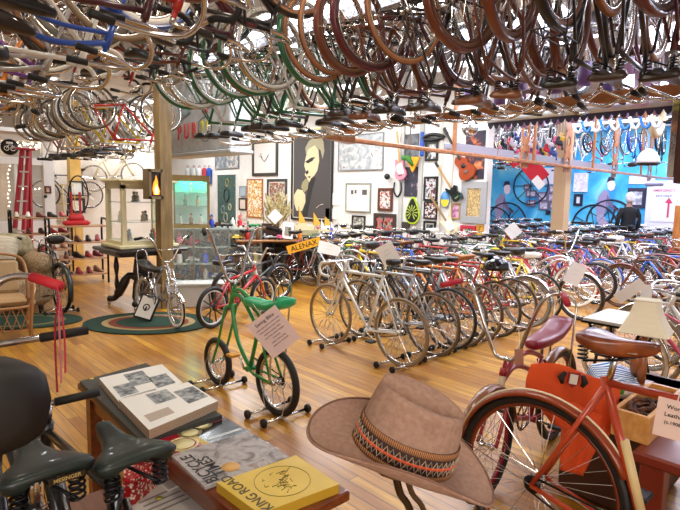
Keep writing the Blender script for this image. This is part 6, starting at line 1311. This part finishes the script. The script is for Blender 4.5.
for i, b4 in enumerate([(.08, .42, .36, .85), (.36, .08, .66, .6), (.64, .42, .92, .9)]): patch(F4, *b4, BZ+.0632, OLDP, 'old_photograph', e)
for i, b4 in enumerate([(.36, .05, .66, .42), (.70, .2, .98, .72), (.1, .6, .45, .82)]): patch(N4, *b4, BZ+.0712, OLDP if i < 2 else mat('#b8aa9c', .6), 'old_photograph', e)
for k in range(3): patch(F4, .1, .9+.025*k, .6, .908+.025*k, BZ+.0633, mat('#8a8a88', .7), 'caption_line', e)
# red and black poster magazine
e = book('glossy red and black poster magazine with cream headlamps on the bench', 'magazine', 'poster_magazine'); Z_ = BZ+.008
Q4 = [(140, 441), (219, 415.5), (250, 432), (172, 458)]
slab(Q4, Z_, .008, mat('#26282a', .15, coat=.6), 'cover', e); patch(Q4, .02, .02, .46, .98, Z_+.0008, mat('#a81c30', .2, coat=.6), 'red_panel', e)
def disc(c4, u, v, ru, z, m, nm, parent, r0=0, squash=1):
    q = quadpt(c4, u, v); q = P(q.x, q.y, Z=z); MB().lathe([(max(r0, .0005), 0), (ru, 0), (ru, .0008), (max(r0, .0005), .0008)], 24, (0, 0, 0), closed=r0 > 0).build(nm, m, parent, (q.x, q.y, z))
CRE = mat('#dfd6a0', .3)
for (u, v, r_) in ((.52, .28, .05), (.72, .12, .05)): disc(Q4, u, v, r_, Z_+.0012, mat('#8a7c4a', .3), 'lamp_ring', e); disc(Q4, u, v, r_*.7, Z_+.0022, CRE, 'lamp_face', e)
disc(Q4, .30, .62, .062, Z_+.0012, CRE, 'round_emblem', e, .05); disc(Q4, .30, .62, .044, Z_+.0012, CRE, 'emblem_centre', e); patch(Q4, .45, .3, .52, .95, Z_+.0015, mat('#cdb45a', .3), 'gold_stripe', e)
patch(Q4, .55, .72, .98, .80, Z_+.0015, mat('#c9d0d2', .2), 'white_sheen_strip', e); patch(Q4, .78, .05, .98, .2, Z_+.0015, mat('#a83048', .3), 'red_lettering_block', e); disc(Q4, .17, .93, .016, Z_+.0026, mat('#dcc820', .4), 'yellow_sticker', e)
# bicycle times
def page_text(body, size, c4, u, v, z, m, parent, sx=1):
    """lettering that reads from the near-left corner of the item up to its far-left corner"""
    nl, fl, fr, nr = [P(x, y, Z=z) for x, y in (c4[3], c4[0], c4[1], c4[2])]
    q = quadpt(c4, u, v); q = P(q.x, q.y, Z=z); xd = (fl-nl).normalized(); yd = (nl-nr).normalized()
    return text(body, size, m, parent, basis(q, xd, yd), ext=.0004, sx=sx)
e = book('grey illustrated magazine titled BICYCLE TIMES on the bench', 'magazine', 'grey_magazine'); Z_ = BZ+.016
Q4 = [(171, 455), (249, 431), (289, 457), (205, 487)]
slab(Q4, Z_, .012, noi('bicycle_times_cover', [(.3, '#6e6462'), (.45, '#a19a98'), (.6, '#b4aeac'), (.72, '#8a6a5c')], 7, .35, Distortion=1.0), 'cover', e)
BK = mat('#201e20', .5)
page_text('BICYCLE', .062, Q4, .13, .52, Z_+.0006, BK, e, 1.0); page_text('TIMES', .062, Q4, .27, .56, Z_+.0006, BK, e, 1.0)
disc(Q4, .42, .74, .034, Z_+.0005, mat('#d8a860', .5), 'orange_roundel', e)
# yellow book
e = book('thick yellow book titled KING ROAD on the near end of the bench', 'book', 'yellow_book'); Z_ = BZ+.035
Q4 = [(216.5, 482.5), (296, 455), (339, 484), (260, 514)]
slab(Q4, Z_, .034, noi('yellow_cover', [(.3, '#cfae3c'), (.7, '#e3c65a')], 2, .4), 'cover', e, mat('#c89f30', .4))
page_text('KING ROAD', .052, Q4, .14, .43, Z_+.0006, mat('#4a4326', .5), e, .92)
disc(Q4, .58, .46, .098, Z_+.0006, mat('#8f7a34', .5), 'circle_line', e, .096)
INK = mat('#857438', .6); q = quadpt(Q4, .58, .46); q = P(q.x, q.y, Z=Z_+.001)
b = MB().use(INK)
for i in range(26): 
    a, r_ = rnd.uniform(0, 6.28), rnd.uniform(0, .07); x, y = q.x+r_*math.cos(a), q.y+r_*math.sin(a)
    b.tube(cat([(x, y, Z_+.001), (x+rnd.uniform(-.02, .02), y+rnd.uniform(-.02, .02), Z_+.001), (x+rnd.uniform(-.025, .025), y+rnd.uniform(-.025, .025), Z_+.001)], 3), .0011, 3)
b.build('ink_drawing', None, e)
# lower shelf with papers and a floral tin
e = empty('low_shelf', (.62, 1.55, 0), 0, 'low reddish shelf with papers left of the reading bench', 'shelf'); LZ = .42
MB().box((0, 0, LZ-.015), (.42, 1.1, .03), bev=.004).build('shelf_top', BW_, e)
for sx in (-1, 1):
    for sy in (-1, 1): MB().box((sx*.18, sy*.5, (LZ-.03)/2), (.04, .04, LZ-.03)).build('leg', BW_, e)
for i, (c4, col, lab, th) in enumerate([([(150, 474), (186, 458), (204, 474), (168, 490)], '#d4ccc4', 'glossy paper brochure with rolled edge on the low shelf', .02), ([(122, 500), (180, 476), (216, 505), (160, 530)], '#cfc9c4', 'ring-bound grey booklet on the low shelf', .012)]):
    e = empty('paper_booklet', (0, 0, 0), 0, lab, 'booklet', 'papers on the low shelf'); z = LZ+th
    slab(c4, z, th, mat(col, .4), 'cover', e); [patch(c4, .15, .2+.12*k, .8, .24+.12*k, z+.0006, mat('#8a8480', .7), 'text_line', e) for k in range(4)]
    if i: disc(c4, .45, .3, .014, z+.0012, mat('#b8b03a', .5), 'yellow_spot', e)
FL = vor('red_floral_tin', [(0, '#a81420'), (.45, '#c8202a'), (.6, '#e8dcc8'), (.75, '#8a1018'), (.9, '#e0a428')], 40, .3)
q = P(136, 478, Z=LZ+.07); e = empty('floral_tin', (q.x, q.y, LZ), .5, 'red floral tin under the second dark saddle', 'tin')
MB().box((0, 0, .05), (.17, .11, .1), bev=.015).build('tin_body', FL, e); MB().box((0, 0, .108), (.175, .115, .016), bev=.006).build('lid', FL, e)
# ---------------------------------------------------------------- dark bikes at the left foreground
GS = noi('dark_green_leather', [(.3, '#101817'), (.55, '#1d2a27'), (.75, '#33403a')], 5, .42, coat=.15)
base = dict(style='roadster', col='#101113', tyre='#141414', tw=.022, r=.345, wb=1.1, sad='leather', sadmat=GS, springs=1, fender='#121315', tr=.016, grip='#17130f', rim='#2a2a2c')
SPEC['fg_one'] = dict(base, badge=1, bar='flat', zs=.79, zh=1.0, post=.11)
SPEC['fg_two'] = dict(base, bar='flat', bw=.15, zs=.81, zh=.78, post=.11, col='#15100f')
SPEC['fg_zero'] = dict(base, bar='ape', sad='pad', sads=.97, sadmat=noi('black_vinyl', [(.3, '#0e0d0d'), (.7, '#1c1816')], 6, .55), zs=.90, zh=.99, post=.33, grip='#c4202c', springs=1)
put('fg_one', .30, 1.68, U, 'black bike with dark green sprung saddle and maker badge, at the left foreground', 'dark bikes at the left foreground', near=True, z=.04)
put('fg_two', .49, 1.66, U, 'dark bike with green-black saddle over the floral tin', 'dark bikes at the left foreground', near=True)
z_ = put('fg_zero', .125, 1.53, U, 'black bike with big padded seat and red streamer grips at the left edge', 'dark bikes at the left foreground', near=True)
for ch in z_.children:
    if ch.name.startswith('handlebar'):
        gr = [c for c in ch.children if c.name.startswith('grip')]
        for g_ in gr:
            tip = max((v.co for v in g_.data.vertices), key=lambda c: -c.x)
            for k in range(3): MB().use(mat(['#c8304a', '#d87888', '#a82038'][k], .4)).tube(cat([tip, tip+V((-.02-.01*k, .004*k, -.03)), tip+V((-.02+.01*k, .01*k-.01, -.14)), tip+V((-.015+.008*k, .01*k-.01, -.26-.03*k))], 4), .0028, 4).build('streamer', None, g_)



q = P(496, 268, d=6.15); e = empty('black_helmet', q, .4, 'shiny black helmet resting on a saddle in the front floor row', 'helmet')
MB().lathe([(.145, -.02), (.15, .0), (.14, .06), (.105, .11), (.05, .14), (.002, .147)], 20).build('shell', mat('#0c0c0e', .15, coat=.6), e)
MB().tube([(.1, .1, -.01), (.05, .09, -.12), (.05, -.09, -.12), (.1, -.1, -.01)], .008, 6).build('chin_strap', BLK, e)
sheet(519, 357, 2.75, .045, .085, 4, '#b88a76', 'small brownish pink tag on the head tube of the maroon child bike', [], name='paper_tag', c='tag')
for nm_, x_, z_ in (('dark roadster', 69, 196), ('cream racing bike', 117, 178)):
    q = P(x_, z_, Y=YB-.3)
    for dx in (-.25, .2): one(MB().use(STEEL).tube([(0, .03, 0), (0, -.26, 0), (0, -.27, .06)], .012, 6), 'wall_hook', None, 'steel wall hook holding the %s, %s one' % (nm_, 'left' if dx < 0 else 'right'), 'hook', 'steel wall hooks', (q.x+dx, YB-.03, q.z+.42))
